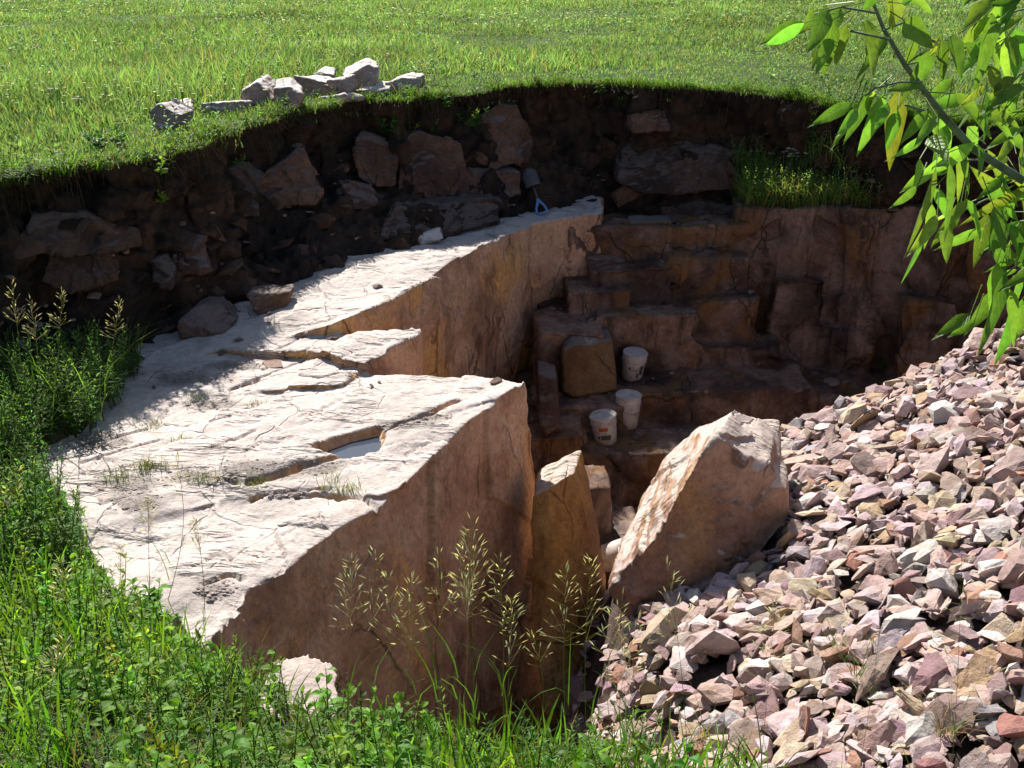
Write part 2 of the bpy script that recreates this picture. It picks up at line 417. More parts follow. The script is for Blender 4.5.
RIM = resample(rim3, NR)
wob = fbm(np.column_stack([RIM[:, :2]*1.6, np.zeros(NR)]), 5, 4)
nrm = np.gradient(RIM[:, :2], axis=0); nrm = np.stack([-nrm[:, 1], nrm[:, 0]], 1); nrm /= np.linalg.norm(nrm, axis=1)[:, None]
if ((nrm[NR//2]) @ np.array([0, 1])) < 0: nrm = -nrm          # outwards
RIM[:, :2] += nrm*(wob*.16 + .07*fbm(np.column_stack([RIM[:, :2]*5.5, np.zeros(NR)]), 6, 3))[:, None]
def field_z(x, y):
    p = np.column_stack([x, y, np.zeros_like(x)])
    return .05*fbm(p*.5, 8, 3)
centre = np.array([.8, 8.0])
dirv = RIM[:, :2]-centre; dl = np.linalg.norm(dirv, axis=1)[:, None]; dirv /= dl
rows = [0] + list(np.geomspace(.08, 420, 46))
Vf = []
for r in rows:
    P = RIM[:, :2] + dirv*r
    z = RIM[:, 2] + field_z(P[:, 0], P[:, 1])*min(1, .3+r) - (.03 if r == 0 else 0)
    Vf.append(np.column_stack([P, z]))
L_, S_ = grid_faces(len(rows), NR)
fld = mesh_obj('ground', np.concatenate(Vf), L_, S_, M['meadow'], smooth=True)
tag(fld, 'flat green meadow reaching away behind the quarry pit', 'meadow', kind='structure')

# soil bank under the turf
NB_ = resample(base, NR)
NT = 56
Vs = []
for k in range(NT):
    t = k/(NT-1)
    hfrac = .78*sst(.42, 1.0, np.full(NR, t)) + .22*t - .10*np.sin(math.pi*min(1, t*2.2))*(t < .46)
    zz = (RIM[:, 2]-.02)*(1-t) + (NB_[:, 2]-.15)*t
    P = RIM[:, :2]*(1-hfrac)[:, None] + NB_[:, :2]*hfrac[:, None]
    Vs.append(np.column_stack([P, zz]))
Vs = np.concatenate(Vs)
L_, S_ = grid_faces(NT, NR); 
Ns = normals_of(Vs, L_, S_)
if Ns[(NT//2)*NR+NR//2][1] > 0: Ns = -Ns; L_ = L_.reshape(-1, 4)[:, ::-1].ravel()
tt = np.repeat(np.arange(NT)/(NT-1), NR)
Vs = Vs + Ns*((.10*fbm(Vs*2.2, 21, 5) + .07*facet(Vs, (.35, .35, .25), 22) + .03*facet(Vs, (.12, .12, .1), 23))*sst(0, .08, tt))[:, None]
bank = mesh_obj('soil_bank', Vs, L_, S_, M['soil'], smooth=True)
tag(bank, 'dark earth bank under the turf around the far side of the pit', 'soil bank', kind='structure')

# ------------------------------------------------------------------ near ground (camera bank) and pit sides
pitp = [(-1.75, 4.3), (-1.35, 3.75), (-.85, 3.2), (-.3, 2.85), (.38, 2.68), (.9, 2.2), (6, 2.1), (7.2, 6), (7.2, 12.5), (-1, 14.5), (-2.4, 10.5), (-3.3, 9.2), (-2.75, 8.5)] + [tuple(atz(a, b_, -1.48)[:2]) for a, b_ in [(180, 345), (130, 370), (112, 400), (80, 428), (38, 450), (48, 485), (84, 525), (98, 575), (142, 612), (178, 628)]]
def near_z(X, Y):
    z = -1.5*sst(0, 5, Y)
    z = z*(1-sst(4.3, 6.6, -X)); z = z*(1-sst(5.6, 7.4, X))
    z = z + .16*sst(2.9, 3.7, -X)*sst(4, 5.2, Y)*(1-sst(4.3, 6.6, -X))
    z = z + .05*fbm(np.column_stack([X.ravel(), Y.ravel(), 0*X.ravel()])*1.4, 31, 4).reshape(X.shape)
    d = edge_dist(pitp, X, Y); ins = inside(pitp, X, Y)
    dr = np.where(ins, np.minimum(d*3.0, 3.6), 0)
    return z - dr
gx = np.arange(-14, 14.01, .08); gy = np.arange(-7, 12.5, .08)
X, Y = np.meshgrid(gx, gy); Z = near_z(X, Y)
out_rim = inside(np.concatenate([rim, [(30, 9), (30, 60), (-40, 60), (-40, 3)]]), X, Y)
Z = np.where(out_rim, np.minimum(Z, -.35), Z)
L_, S_ = grid_faces(len(gy), len(gx))
ng = mesh_obj('bank_ground', np.column_stack([X.ravel(), Y.ravel(), Z.ravel()]), L_, S_, M['ground'], smooth=True)
tag(ng, 'sloping earth bank under the grass in the foreground', 'ground', kind='structure')
# pit floor
gx = np.arange(-3, 8, .07); gy = np.arange(2, 13.5, .07); X, Y = np.meshgrid(gx, gy)
Pp = np.column_stack([X.ravel(), Y.ravel(), 0*X.ravel()])
Z = -4.45 + .10*fbm(Pp*1.3, 41, 4) + .08*facet(Pp, (.3, .3, .3), 42)
L_, S_ = grid_faces(len(gy), len(gx))
pf = mesh_obj('pit_floor', np.column_stack([X.ravel(), Y.ravel(), Z]), L_, S_, M['clay'], smooth=True)
tag(pf, 'dark stony bottom of the quarry pit', 'pit floor', kind='structure')

# ------------------------------------------------------------------ the big ledge on the left
def pz(lst, z): return [atz(a, b_, z if z > -1.3 else z*sst(120, 380, a) - 1.48*(1-sst(120, 380, a))) for a, b_ in lst]
ZB = -5.2
chunks = []
zM = -1.47
far_ = pz([(600, 214), (560, 217), (530, 224), (500, 238), (450, 264), (410, 286), (375, 306), (330, 326)], -1.27)
far_b = [(-2.05, 8.45, -1.41), (-2.4, 8.35, -1.45), (-3.9, 7.6, -1.5), (-3.5, 9.3, -1.4), (-2.4, 11.2, -1.3), (-1.0, 13.4, -1.25), (.6, 14.4, -1.2), (1.25, 14.2, -1.2)]
chunks.append(prism([*far_, *far_b], ZB, (.12, -.1)))
def lay(px, z, extra, bat=(.16, -.06)):
    chunks.append(prism([*pz(px, z), *[(a, b_, -1.49) for a, b_ in extra]], ZB, bat))
lay([(330, 335), (372, 333), (418, 331), (395, 345), (366, 361), (300, 352), (200, 350)], -1.37, [(-3.8, 8.0), (-3.2, 9.2), (-1.9, 9.2)])
lay([(368, 363), (341, 382), (280, 388), (180, 395), (90, 390)], -1.44, [(-3.8, 7.8), (-3.0, 8.8), (-1.9, 8.4)])
lay([(377, 374), (436, 376), (470, 374), (526, 381), (500, 400), (470, 405), (430, 416), (372, 438), (345, 455), (300, 466), (250, 483), (150, 470), (60, 452)], -1.485, [(-3.9, 6.4), (-3.9, 8.0), (-2.6, 8.2)], (.36, -.10))
lay([(524, 383), (508, 399), (470, 425), (440, 452), (400, 492), (378, 499), (350, 493), (300, 492), (230, 498), (140, 520), (60, 470)], -1.52, [(-3.9, 6.2), (-3.0, 7.6), (-1.0, 7.1)], (.36, -.12))
lay([(440, 456), (386, 508), (340, 530), (290, 566), (243, 588), (238, 600), (170, 660), (70, 620), (60, 480)], -1.555, [(-3.9, 6.0), (-2.0, 6.9), (-.6, 6.7)], (.34, -.16))
# column fronts standing out of the main cliff below its corner
def colm(px, y, dz, th=.5, bat=(.06, -.06)):
    top = [aty(a, b_, y[i]) for i, (a, b_) in enumerate(px)]
    back = [p + np.array([-.5*th-.15, th*1.1, .02]) for p in top[::-1]]
    chunks.append(prism([*top, *back], ZB, bat))
def flake(px, zt, zo, out=.10, batter=(.2, -.1)):
    """a joint-bounded flake standing proud of the cliff, its top sloping outwards"""
    a, b_ = [atz(p[0], p[1], -1.55) for p in px]; d = b_-a; d /= np.linalg.norm(d); nrm_ = np.array([d[1], -d[0], 0])
    if nrm_ @ np.array([1, -.5, 0]) < 0: nrm_ = -nrm_
    P = [a-nrm_*.3, b_-nrm_*.3, b_+nrm_*out, a+nrm_*out*.8]
    for p_, z_ in zip(P, (zt+.25, zt+.3, zo, zo-.12)): p_[2] = z_
    bt = 3.6; chunks.append(prism(P, ZB, (0.36+.0, -.1)))
flake([(470, 424), (514, 394)], -2.2, -2.75, .12); flake([(430, 462), (468, 428)], -3.0, -3.6, .10); flake([(310, 553), (376, 512)], -2.0, -2.4, .06)
flake([(500, 402), (522, 386)], -2.75, -3.1, .22); flake([(470, 424), (525, 382)], -1.83, -1.95, .10)
crk = [  # bedding cracks on the ledge top in the photograph, (pixels, half-width, depth)
    ([(250, 486), (300, 468), (345, 456), (372, 440), (400, 424), (436, 414), (462, 402)], .035, .05),
    ([(300, 493), (335, 490), (368, 498), (384, 506)], .02, .03), ([(120, 380), (160, 372), (200, 366), (230, 364)], .012, .018),
    ([(170, 405), (150, 428), (115, 440)], .018, .025), ([(230, 392), (275, 378), (295, 368), (310, 362)], .018, .03), ([(155, 420), (190, 430), (210, 422)], .012, .02),
    ([(215, 425), (235, 417), (262, 420)], .015, .022), ([(215, 452), (238, 444), (256, 438)], .016, .025), ([(245, 456), (262, 446), (280, 443)], .016, .022),
    ([(70, 450), (88, 443), (95, 450), (110, 446)], .018, .03), ([(80, 470), (110, 462), (140, 452), (160, 446)], .02, .03), ([(85, 480), (100, 466), (120, 470), (135, 476)], .014, .02),
    ([(300, 420), (322, 414), (345, 402), (362, 398)], .012, .018), ([(255, 500), (300, 488), (330, 487)], .018, .028), ([(160, 492), (200, 484), (240, 486)], .012, .02),
    ([(190, 568), (215, 558), (228, 562)], .015, .02), ([(280, 360), (300, 352), (325, 349)], .014, .022), ([(205, 585), (228, 573), (240, 575)], .02, .03),
    ([(300, 382), (318, 384), (338, 378)], .02, .03), ([(330, 380), (352, 367), (368, 364)], .012, .015), ([(388, 470), (410, 455), (440, 440)], .01, .012),
    ([(250, 560), (290, 530), (330, 512)], .008, .01), ([(140, 545), (180, 530), (240, 524)], .01, .014), ([(60, 520), (110, 505), (150, 500)], .014, .02)]
crkw = [(np.array([atz(a, b_, -1.5)[:2] for a, b_ in c]), w, d) for c, w, d in crk]
PUD = [(318, 457), (332, 449), (352, 442), (378, 436), (381, 446), (374, 459), (345, 462)]
def ledge_fn(V, N):
    top = (V[:, 2] > -1.75) & (N[:, 2] > .3)
    V = V.copy(); idx = np.where(top)[0]; P = V[idx]
    dz = .030*fbm(np.column_stack([P[:, 0]*.4+P[:, 1]*.45, P[:, 1]*1.4-P[:, 0]*1.3, 0*P[:, 0]]), 61, 4)
    # thin stepped sheets
    s = (P[:, 1]*.72 - P[:, 0]*.69)*2.1 + 1.3*fbm(P*.7, 62, 3); fr = s-np.floor(s)
    hN = _hash(np.floor(s).astype(np.int64), 0*idx, 0*idx, 5)/4294967295.0
    dz += (fr-.5)*.034*(.3+hN)
    wv = .035*fbm(P*4.5, 64, 3)
    wy = .035*fbm(P*4.5+9, 65, 3)
    for c, w, d in crkw:
        ds = edge_dist(c, P[:, 0]+wv, P[:, 1]+wy, closed=False)
        dz -= d*1.3*(1-sst(w*.35, w*.95, ds))
    # hollow that holds the puddle
    pc = atz(352, 450, -1.53)[:2]; dd = np.hypot((P[:, 0]-pc[0])*.55+(P[:, 1]-pc[1])*.25, (P[:, 1]-pc[1])*1.5)
    V[idx, 2] += dz
    pd = np.array([atz(a, b_, -1.56)[:2] for a, b_ in PUD]); ins = inside(pd, V[:, 0], V[:, 1]) & (V[:, 2] > -1.75) & (V[:, 2] < -1.35)
    dd = edge_dist(pd, V[:, 0], V[:, 1]); w = np.where(ins, 1, 1-sst(0, .05, dd))*((V[:, 2] > -1.75) & (N[:, 2] > .3))
    V[:, 2] = V[:, 2]*(1-w) + w*(-1.567 - .035*np.where(ins, sst(0, .05, dd), 0))
    return V
Vl = rock('rock_ledge', chunks, .018, M['ledge'], 50, fn=ledge_fn, big=.075, mid=.030, small=.008, cell=(.8, .8, 1.2), top_calm=.10, step=.022)
tag(Vl, 'broad pale pink quartzite ledge with a sheer brown face falling into the pit', 'rock ledge', kind='structure')

# ------------------------------------------------------------------ back wall of the pit with its shelves
wc = []
def box(x0, x1, y0, y1, z0, z1, sk=0., tl=0.):
    P = [(x0, y0, z1+tl), (x1, y0+sk, z1), (x1, y1+sk, z1), (x0, y1, z1+tl)]
    wc.append(prism(P, z0, (0, 0)))
wallf = [(2.95, 12.9), (3.6, 12.6), (4.4, 12.35), (5.2, 12.15), (5.35, 11.75), (6.4, 11.4), (8.5, 11)]
wallz = [-1.2, -1.15, -1.1, -1.02, -1.15, -1.1, -1.0]
wfx = [p_[0] for p_ in wallf]; wfy = [p_[1] for p_ in wallf]
cxs = [2.95, 3.32, 3.74, 4.08, 4.5, 4.86, 5.28, 5.42, 5.9, 6.5, 7.2, 8.5]; offs = [.0, -.05, .05, -.07, .03, -.03, .06, -.06, .03, -.04, 0]
for k_ in range(len(cxs)-1):
    a0, a1 = cxs[k_]+.008, cxs[k_+1]-.008; f0, f1 = np.interp([a0, a1], wfx, wfy)+offs[k_]; z0_, z1_ = np.interp([a0, a1], wfx, wallz)+.3*abs(offs[k_])
    wc.append(prism([(a0, f0, z0_), (a1, f1, z1_), (a1, f1+1.4, z1_), (a0, f0+1.4, z0_)], -5.2, (.0, -.12)))
wc.append(prism([(2.98, 13.1, -1.24), (5.2, 12.5, -1.15), (8.5, 11.4, -1.05), (8.5, 13.6, -1), (5, 14.0, -1.1), (3.0, 15.0, -1.2)], -5.2, (0, 0)))
box(3.3, 3.95, 12.45, 14, -5.2, -2.0, -.1); box(4.0, 4.5, 12.2, 14, -5.2, -2.6, -.1); box(4.75, 5.3, 11.85, 14, -5.2, -2.1, -.15)
box(.55, 3.1, 12.75, 14.6, -5.2, -1.42, .1); box(1.0, 2.05, 12.35, 14, -5.2, -1.83, .05, -.05); box(1.95, 3.0, 12.5, 14, -5.2, -1.74, -.05)
box(2.2, 3.1, 12.15, 14, -5.2, -2.15, .0, -.1); box(.7, 1.5, 12.0, 14, -5.2, -2.05, .1)
box(.35, 1.1, 11.25, 13, -5.2, -2.35, .1, .05); box(1.0, 2.3, 11.75, 13, -5.2, -2.28, .1); box(2.1, 3.3, 11.9, 13, -5.2, -2.75, .1)
box(.9, 3.6, 11.05, 13, -5.2, -2.98, .15, -.03); box(.3, 1.3, 10.75, 13, -5.2, -3.05, .05, .05); box(2.6, 5.2, 11.3, 13, -5.2, -3.15, .1)
box(.2, 2.2, 10.15, 12, -5.2, -3.36, .1, .0); box(2.1, 4.2, 10.5, 12, -5.2, -3.6, .1); box(-.2, .75, 10.0, 12, -5.2, -3.1, .1)
box(.5, 1.0, 8.1, 9.2, -5.2, -3.35, .1, .05); box(.85, 1.3, 8.8, 9.6, -5.2, -3.7, .1, 0)
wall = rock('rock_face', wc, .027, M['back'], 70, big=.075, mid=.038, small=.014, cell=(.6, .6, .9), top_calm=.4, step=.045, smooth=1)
tag(wall, 'shaded brown rock wall with stepped shelves closing the back of the pit', 'rock wall', kind='structure')

sil = [(190, 378, 46, 9), (240, 366, 30, 5), (205, 404, 28, 6), (250, 468, 42, 12), (200, 476, 40, 9), (310, 466, 34, 9), (428, 418, 24, 6), (130, 483, 40, 9), (100, 440, 30, 8), (395, 425, 18, 5), (215, 590, 20, 12), (130, 500, 30, 10), (285, 495, 22, 4)]
vv = np.empty(len(Vl.data.vertices)*3); Vl.data.vertices.foreach_get('co', vv); vv = vv.reshape(-1, 3)
pxx, pyy, _ = proj(vv); nz = 6*fbm(vv*4, 301, 4)
msk = np.zeros(len(vv))
for a, b_, rx, ry in sil:
    msk = np.maximum(msk, 1-sst(.5, 1.25, np.hypot((pxx-a)/rx, (pyy-b_)/ry) + nz*.06))
msk *= (vv[:, 2] > -1.8)
at_ = Vl.data.attributes.new('silt', 'FLOAT', 'POINT'); at_.data.foreach_set('value', msk.astype(np.float32))
me = bpy.data.meshes.new('water'); pts_ = [atz(a, b_, -1.562) for a, b_ in [(310, 460), (328, 446), (352, 438), (383, 432), (388, 446), (378, 463), (345, 467)]]
me.from_pydata([tuple(p_) for p_ in pts_], [], [tuple(range(len(pts_)))]); me.materials.append(M['water'])
tag(link(bpy.data.objects.new('water', me)), 'shallow puddle of rainwater in a hollow of the pale ledge', 'puddle', kind='structure')
from mathutils.bvhtree import BVHTree
def tree_of(*obs):
    V = []; Fc = []; off = 0
    for o_ in obs:
        me = o_.data; v = np.empty(len(me.vertices)*3, np.float32); me.vertices.foreach_get('co', v); V += v.reshape(-1, 3).tolist()
        l = np.empty(len(me.loops), np.int32); me.loops.foreach_get('vertex_index', l); Fc += (l.reshape(-1, 4)+off).tolist(); off += len(me.vertices)
    return BVHTree.FromPolygons(V, Fc)
TR = tree_of(fld, bank, ng, Vl, wall, pf)
BANK = tree_of(bank)
def hit(px, py, tr=None):
    d = ray(px, py); h = (tr or TR).ray_cast(Vector((0, 0, CAMZ)), Vector(d).normalized())
    return np.array(h[0]) if h[0] is not None else None
def drop(x, y, z0=3.0, tr=None):
    h = (tr or TR).ray_cast(Vector((x, y, z0)), Vector((0, 0, -1))); return h[0].z if h[0] is not None else 0.

# ------------------------------------------------------------------ separate blocks and boulders
def px_rock(name, front, depth, mat, voxel, seed, label=None, cat='boulder', group=None, push=(0, 0, 0), shrink=.8, extra=(), parent=None, **kw):
    """boulder: front corners given as (px, py, distance), body carried back by depth"""
    Fp = [aty(*f) for f in front]; c = np.mean(Fp, 0)
    Bp = [c + (p-c)*shrink + np.array([push[0], depth+push[1], push[2]]) for p in Fp]
    pts = Fp + Bp + [aty(*e) for e in extra]
    a = dict(big=.02, mid=.010, small=.003, cell=(.3, .3, .25), top_calm=.9, step=.002); a.update(kw)
    org = np.array([c[0], c[1]+depth/2, min(p[2] for p in pts)])
    V, L, S = hull(pts); V2, L2, S2 = remesh([(V, L, S)], voxel, 1); N = normals_of(V2, L2, S2)
    V2 = roughen(V2, N, seed, **a)
    o = mesh_obj(name, V2-org, L2, S2, mat, parent, smooth=True); o.location = org
    if label: tag(o, label, cat, group)
    return o
# tall orange block against the foot of the cliff
px_rock('rock_block', [(532, 496, 7.15), (546, 489, 7.1), (560, 480, 7.15), (577, 472, 7.3), (590, 530, 7.2), (603, 600, 7.05), (600, 720, 6.7), (548, 740, 6.4), (530, 600, 6.9)], .34, M['orange'], .02, 81,
        'narrow orange block standing against the foot of the ledge cliff, its top sunlit', 'rock block', push=(.07, .1, 0), shrink=1)
px_rock('rock_block', [(580, 490, 8.3), (610, 488, 8.5), (612, 545, 8.4), (596, 560, 8.2), (578, 560, 8.1)], .5, M['back'], .02, 82,
        'squat brown block in the shadow just right of the narrow orange block', 'rock block', shrink=1)
px_rock('rock_block', [(563, 350, 11.1), (572, 336, 11.3), (613, 340, 11.35), (617, 392, 11.1), (575, 398, 10.95), (562, 392, 10.95)], .6, M['shelfstone'], .025, 83,
        'square orange-faced block left of the topmost bucket', 'rock block', shrink=1)
px_rock('rock_block', [(538, 372, 10.6), (556, 378, 10.5), (560, 428, 10.2), (546, 436, 10.1), (538, 424, 10.2)], .4, M['redstone'], .02, 84,
        'dark red upright slab at the inner foot of the far cliff', 'rock block', shrink=1)
# the big leaning boulder by the rubble
T = (735, 404, 7.15)
bo = px_rock('boulder', [(735, 404, 6.55), (714, 437, 5.80), (690, 472, 5.72), (652, 538, 5.60), (650, 606, 5.60), (628, 616, 5.62), (609, 590, 5.70), (700, 604, 5.56), (748, 574, 5.66), (792, 526, 5.85), (794, 500, 5.92), (770, 462, 5.98), (778, 422, 6.75)],
        .5, M['boulder'], .018, 90, 'huge leaning boulder with one sunlit edge at the left rim of the rubble', 'boulder', push=(.15, .45, -.35), shrink=.7,
        extra=[(690, 430, 6.9), (633, 508, 6.8), (614, 548, 6.45), (606, 578, 6.0)], big=.055, mid=.026, small=.005, step=.014, cell=(.48, .48, .4))
# stones embedded in the soil bank
emb = [
 ([(265, 170, 9.7), (300, 150, 10.0), (322, 192, 9.9), (314, 204, 9.7), (270, 206, 9.5), (255, 190, 9.5)], .5, 'tilted brown slab with a pale edge jutting from the left soil bank', 'redstone'),
 ([(354, 140, 12.3), (362, 130, 12.5), (400, 145, 12.4), (396, 188, 12.1), (372, 186, 12.0), (356, 178, 12.0)], .6, 'square brown block set in the soil bank, left of the wide brown block', 'redstone'),
 ([(400, 140, 12.35), (418, 132, 12.5), (462, 142, 12.6), (468, 180, 12.4), (455, 198, 12.2), (398, 190, 12.0)], .6, 'wide brown block with a rounded top in the middle of the soil bank', 'redstone'),
 ([(476, 120, 13.3), (498, 102, 13.6), (520, 108, 13.7), (534, 140, 13.7), (528, 160, 13.4), (496, 172, 13.0), (470, 160, 13.0)], .7, 'tall pale-topped block under the turf, right of the wide brown block', 'redstone'),
 ([(631, 118, 14.9), (640, 110, 15.0), (668, 110, 15.0), (672, 132, 14.8), (634, 134, 14.8)], .5, 'reddish block in the dark soil high on the far bank', 'redstone'),
 ([(622, 150, 14.6), (640, 138, 14.7), (700, 142, 14.6), (745, 150, 14.3), (744, 190, 14.0), (640, 196, 13.9), (618, 180, 14.1)], .6, 'broad dull brown rock low in the far soil bank', 'back'),
 ([(340, 182, 11.4), (372, 184, 11.7), (380, 205, 11.4), (350, 212, 11.1), (334, 200, 11.1)], .4, 'small pinkish rock below the square brown block in the bank', 'redstone'),
 ([(175, 240, 9.0), (206, 236, 9.1), (210, 270, 8.8), (182, 274, 8.7), (170, 262, 8.7)], .4, 'brownish square rock halfway down the left soil bank', 'redstone'),
 ([(30, 215, 8.0), (70, 216, 8.2), (138, 230, 8.6), (140, 246, 8.5), (80, 258, 8.0), (20, 248, 7.7)], .4, 'long low grey slab along the left soil bank', 'back'),
 ([(50, 250, 7.7), (105, 244, 8.0), (118, 280, 7.9), (70, 296, 7.6), (40, 282, 7.5)], .4, 'dark brown rock under the long low slab on the left', 'back'),
 ([(220, 175, 9.6), (240, 165, 9.8), (262, 180, 9.8), (258, 215, 9.4), (226, 218, 9.3)], .4, 'dark rock left of the tilted slab in the bank', 'back'),
 ([(150, 262, 8.7), (168, 254, 8.8), (176, 268, 8.7), (170, 288, 8.5), (150, 284, 8.5)], .3, 'small brown rock beside the brownish square rock in the left bank', 'back'),
 ([(395, 205, 11.8), (470, 208, 12.4), (500, 200, 12.6), (500, 222, 12.3), (420, 244, 11.4), (380, 240, 11.2)], .5, 'low shadowed rock behind the far end of the ledge', 'back'),
 ([(420, 178, 12.35), (470, 168, 12.9), (520, 172, 13.2), (522, 195, 13.0), (480, 205, 12.6), (425, 200, 12.2)], .4, 'brown rock beneath the tall pale-topped block', 'redstone'),
 ([(660, 206, 13.6), (700, 200, 13.7), (745, 206, 13.5), (745, 232, 13.3), (664, 232, 13.3)], .5, 'grey rock at the foot of the far bank beside the back wall', 'back'),
]
for k, (f, dpt, lab, mt) in enumerate(emb):
    cx, cy, c0 = np.mean(f, 0); hs = [hit(cx, cy, BANK)] + [hit(a_, b_, BANK) for a_, b_, _ in f]
    hy = np.mean([h_[1] for h_ in hs if h_ is not None]); f = [(a_, b_, hy + (y_-c0)*.9 - .10) for a_, b_, y_ in f]
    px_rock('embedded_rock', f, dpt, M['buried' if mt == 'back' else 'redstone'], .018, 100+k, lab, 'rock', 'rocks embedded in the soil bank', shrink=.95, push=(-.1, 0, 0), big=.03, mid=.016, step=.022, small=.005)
# stones lying loose along the ledge and shelves
loose = [
 ([(176, 322, 8.15), (196, 306, 8.35), (216, 304, 8.45), (236, 322, 8.35), (228, 336, 8.15), (180, 340, 8.05)], .3, 'rough brown rock on the shaded far edge of the ledge', 'redstone'),
 ([(244, 294, 8.75), (290, 292, 8.95), (286, 314, 8.8), (256, 315, 8.65)], .28, 'small tapering brown block on the ledge, right of the rough brown rock', 'redstone'),
 ([(629, 222, 12.9), (672, 221, 12.95), (673, 233, 12.9), (632, 234, 12.85)], .4, 'upper flat stone of the stack on the back shelf', 'shelfstone'),
 ([(620, 236, 12.8), (640, 233, 12.8), (684, 239, 12.85), (660, 247, 12.75), (628, 247, 12.75)], .4, 'lower flat stone of the stack on the back shelf', 'shelfstone'),
 ([(736, 205, 12.95), (744, 203, 12.95), (748, 240, 12.8), (734, 243, 12.8)], .2, 'small reddish stone wedged at the left end of the back wall', 'redstone'),
 ([(415, 236, 11.6), (440, 226, 11.8), (444, 240, 11.6), (420, 248, 11.5)], .2, 'small pink stone behind the far end of the ledge', 'fieldstone'),
 ([(830, 140, 13.35), (848, 142, 13.35), (850, 156, 13.25), (832, 160, 13.2)], .2, 'greyish purple stone in the grass of the back terrace', 'fieldstone'),
 ([(690, 384, 11.1), (735, 378, 11.2), (738, 400, 11.0), (694, 404, 10.95)], .4, 'low dark block on the shelf right of the topmost bucket', 'back'),
 ([(565, 395, 10.7), (600, 392, 10.8), (612, 410, 10.6), (580, 422, 10.45), (562, 412, 10.5)], .4, 'dark jagged stone on the shelf above the lowest bucket', 'back'),
 ([(548, 420, 10.3), (575, 425, 10.3), (590, 442, 10.15), (570, 455, 10.0), (545, 446, 10.0)], .3, 'dusky broken stone left of the lowest shelf bucket', 'back'),
 ([(585, 258, 12.3), (612, 252, 12.5), (628, 262, 12.4), (620, 280, 12.2), (590, 282, 12.1)], .3, 'brown stone on the shelf at the far corner of the ledge', 'redstone'),
 ([(258, 690, 3.25), (290, 684, 3.35), (328, 694, 3.4), (334, 740, 3.1), (318, 768, 2.95), (262, 764, 2.95)], .22, 'pale pink stone lying in the foreground grass', 'fieldstone'),
]
for k, (f, dpt, lab, mt) in enumerate(loose):
    if k in (0, 1, 5, 6, 7, 8, 9, 10):
        yb_ = max(q_[1] for q_ in f); lowp = [q_ for q_ in f if q_[1] > yb_-6]; hb = hit(np.mean([q_[0] for q_ in f]), yb_ - 1)
        sh = hb[1] - np.mean([q_[2] for q_ in lowp]) + .02; f = [(a_, b_, y_+sh) for a_, b_, y_ in f]
    px_rock('loose_rock', f, dpt, M['boulder' if k == 11 else mt], .014 if k in (0, 1, 11) else .02, 130+k, lab, 'stone', shrink=.95, big=.015, mid=.008 if k != 11 else .004, small=.003 if k != 11 else .001, cell=(.2, .2, .15) if k != 11 else (.3, .3, .25))
# row of quarried stones on the turf
fs = [
 ([(147, 112), (158, 105), (181, 117), (180, 130), (150, 134)], 10.9, .25, 'upright stone at the left end of the row, its front in shadow'),
 ([(176, 109), (190, 108), (196, 112), (180, 114)], 11.3, .25, 'thin flat stone just behind the upright left end stone'),
 ([(200, 104), (232, 103), (234, 116), (212, 117), (199, 111)], 11.7, .3, 'bright flat stone standing alone second in the row'),
 ([(243, 92), (257, 83), (268, 92), (274, 106), (262, 110), (241, 110)], 12.1, .5, 'grey mounded stone left of the middle of the row'),
 ([(256, 88), (262, 83), (268, 86), (268, 95), (254, 95)], 12.5, .3, 'small purplish stone lying on top of the grey mounded stone'),
 ([(274, 90), (290, 88), (303, 98), (300, 108), (286, 112), (272, 104)], 12.3, .4, 'crumpled white stone in the middle of the row'),
 ([(293, 76), (330, 84), (333, 97), (308, 99), (294, 92)], 12.7, .5, 'wedge with a dark left face and pale sloping top'),
 ([(312, 76), (318, 72), (334, 77), (334, 86), (316, 84)], 13.3, .4, 'brown stone behind the wedge'),
 ([(326, 82), (344, 80), (348, 94), (334, 98)], 13.1, .3, 'tan stone between the wedge and the peaked stone'),
 ([(342, 80), (368, 66), (379, 70), (377, 84), (362, 92), (344, 88)], 13.6, .5, 'tallest stone of the row, peaked and grey on top'),
 ([(340, 84), (362, 82), (364, 90), (346, 92)], 13.2, .3, 'small pale block under the peaked stone'),
 ([(356, 92), (389, 90), (390, 97), (358, 98)], 13.3, .4, 'low pale flat slab near the right end of the row'),
 ([(384, 85), (402, 78), (417, 80), (417, 92), (392, 96)], 13.9, .4, 'wedge-shaped stone at the right end of the row'),
 ([(340, 94), (352, 92), (358, 99), (342, 101)], 13.0, .2, 'small whitish stone fallen in front of the row'),
 ([(316, 99), (346, 96), (352, 101), (322, 104)], 12.8, .3, 'thin pale slab lying in front of the wedge'),
]
fs_xy = []
for k, (poly, y, dpt, lab) in enumerate(fs):
    y0 = hit(np.mean([a for a, _ in poly]), max(b_ for _, b_ in poly) + (4 if k in (7, 8, 9, 10) else 0))[1] + (.25 if k == 4 else 0)
    f = [(a, b_-1.5, y0 + .006*(max(q_[1] for q_ in poly)-b_)) for a, b_ in poly]
    o = px_rock('quarried_stone', f, dpt, M['fieldstone'], .016, 160+k, lab, 'stone', 'stones in a row on the turf', shrink=(.85, .7, .95)[k % 3], push=((.1, 0, .03), (-.06, 0, .07), (.16, 0, -.03), (.02, 0, .06))[k % 4], big=.022, mid=.008, small=.002, step=.008, cell=(.22, .22, .2))
    # bring it down so that its foot rests on the turf
    zmin = o.location.z
    fs_xy.append((o.location.x, o.location.y))

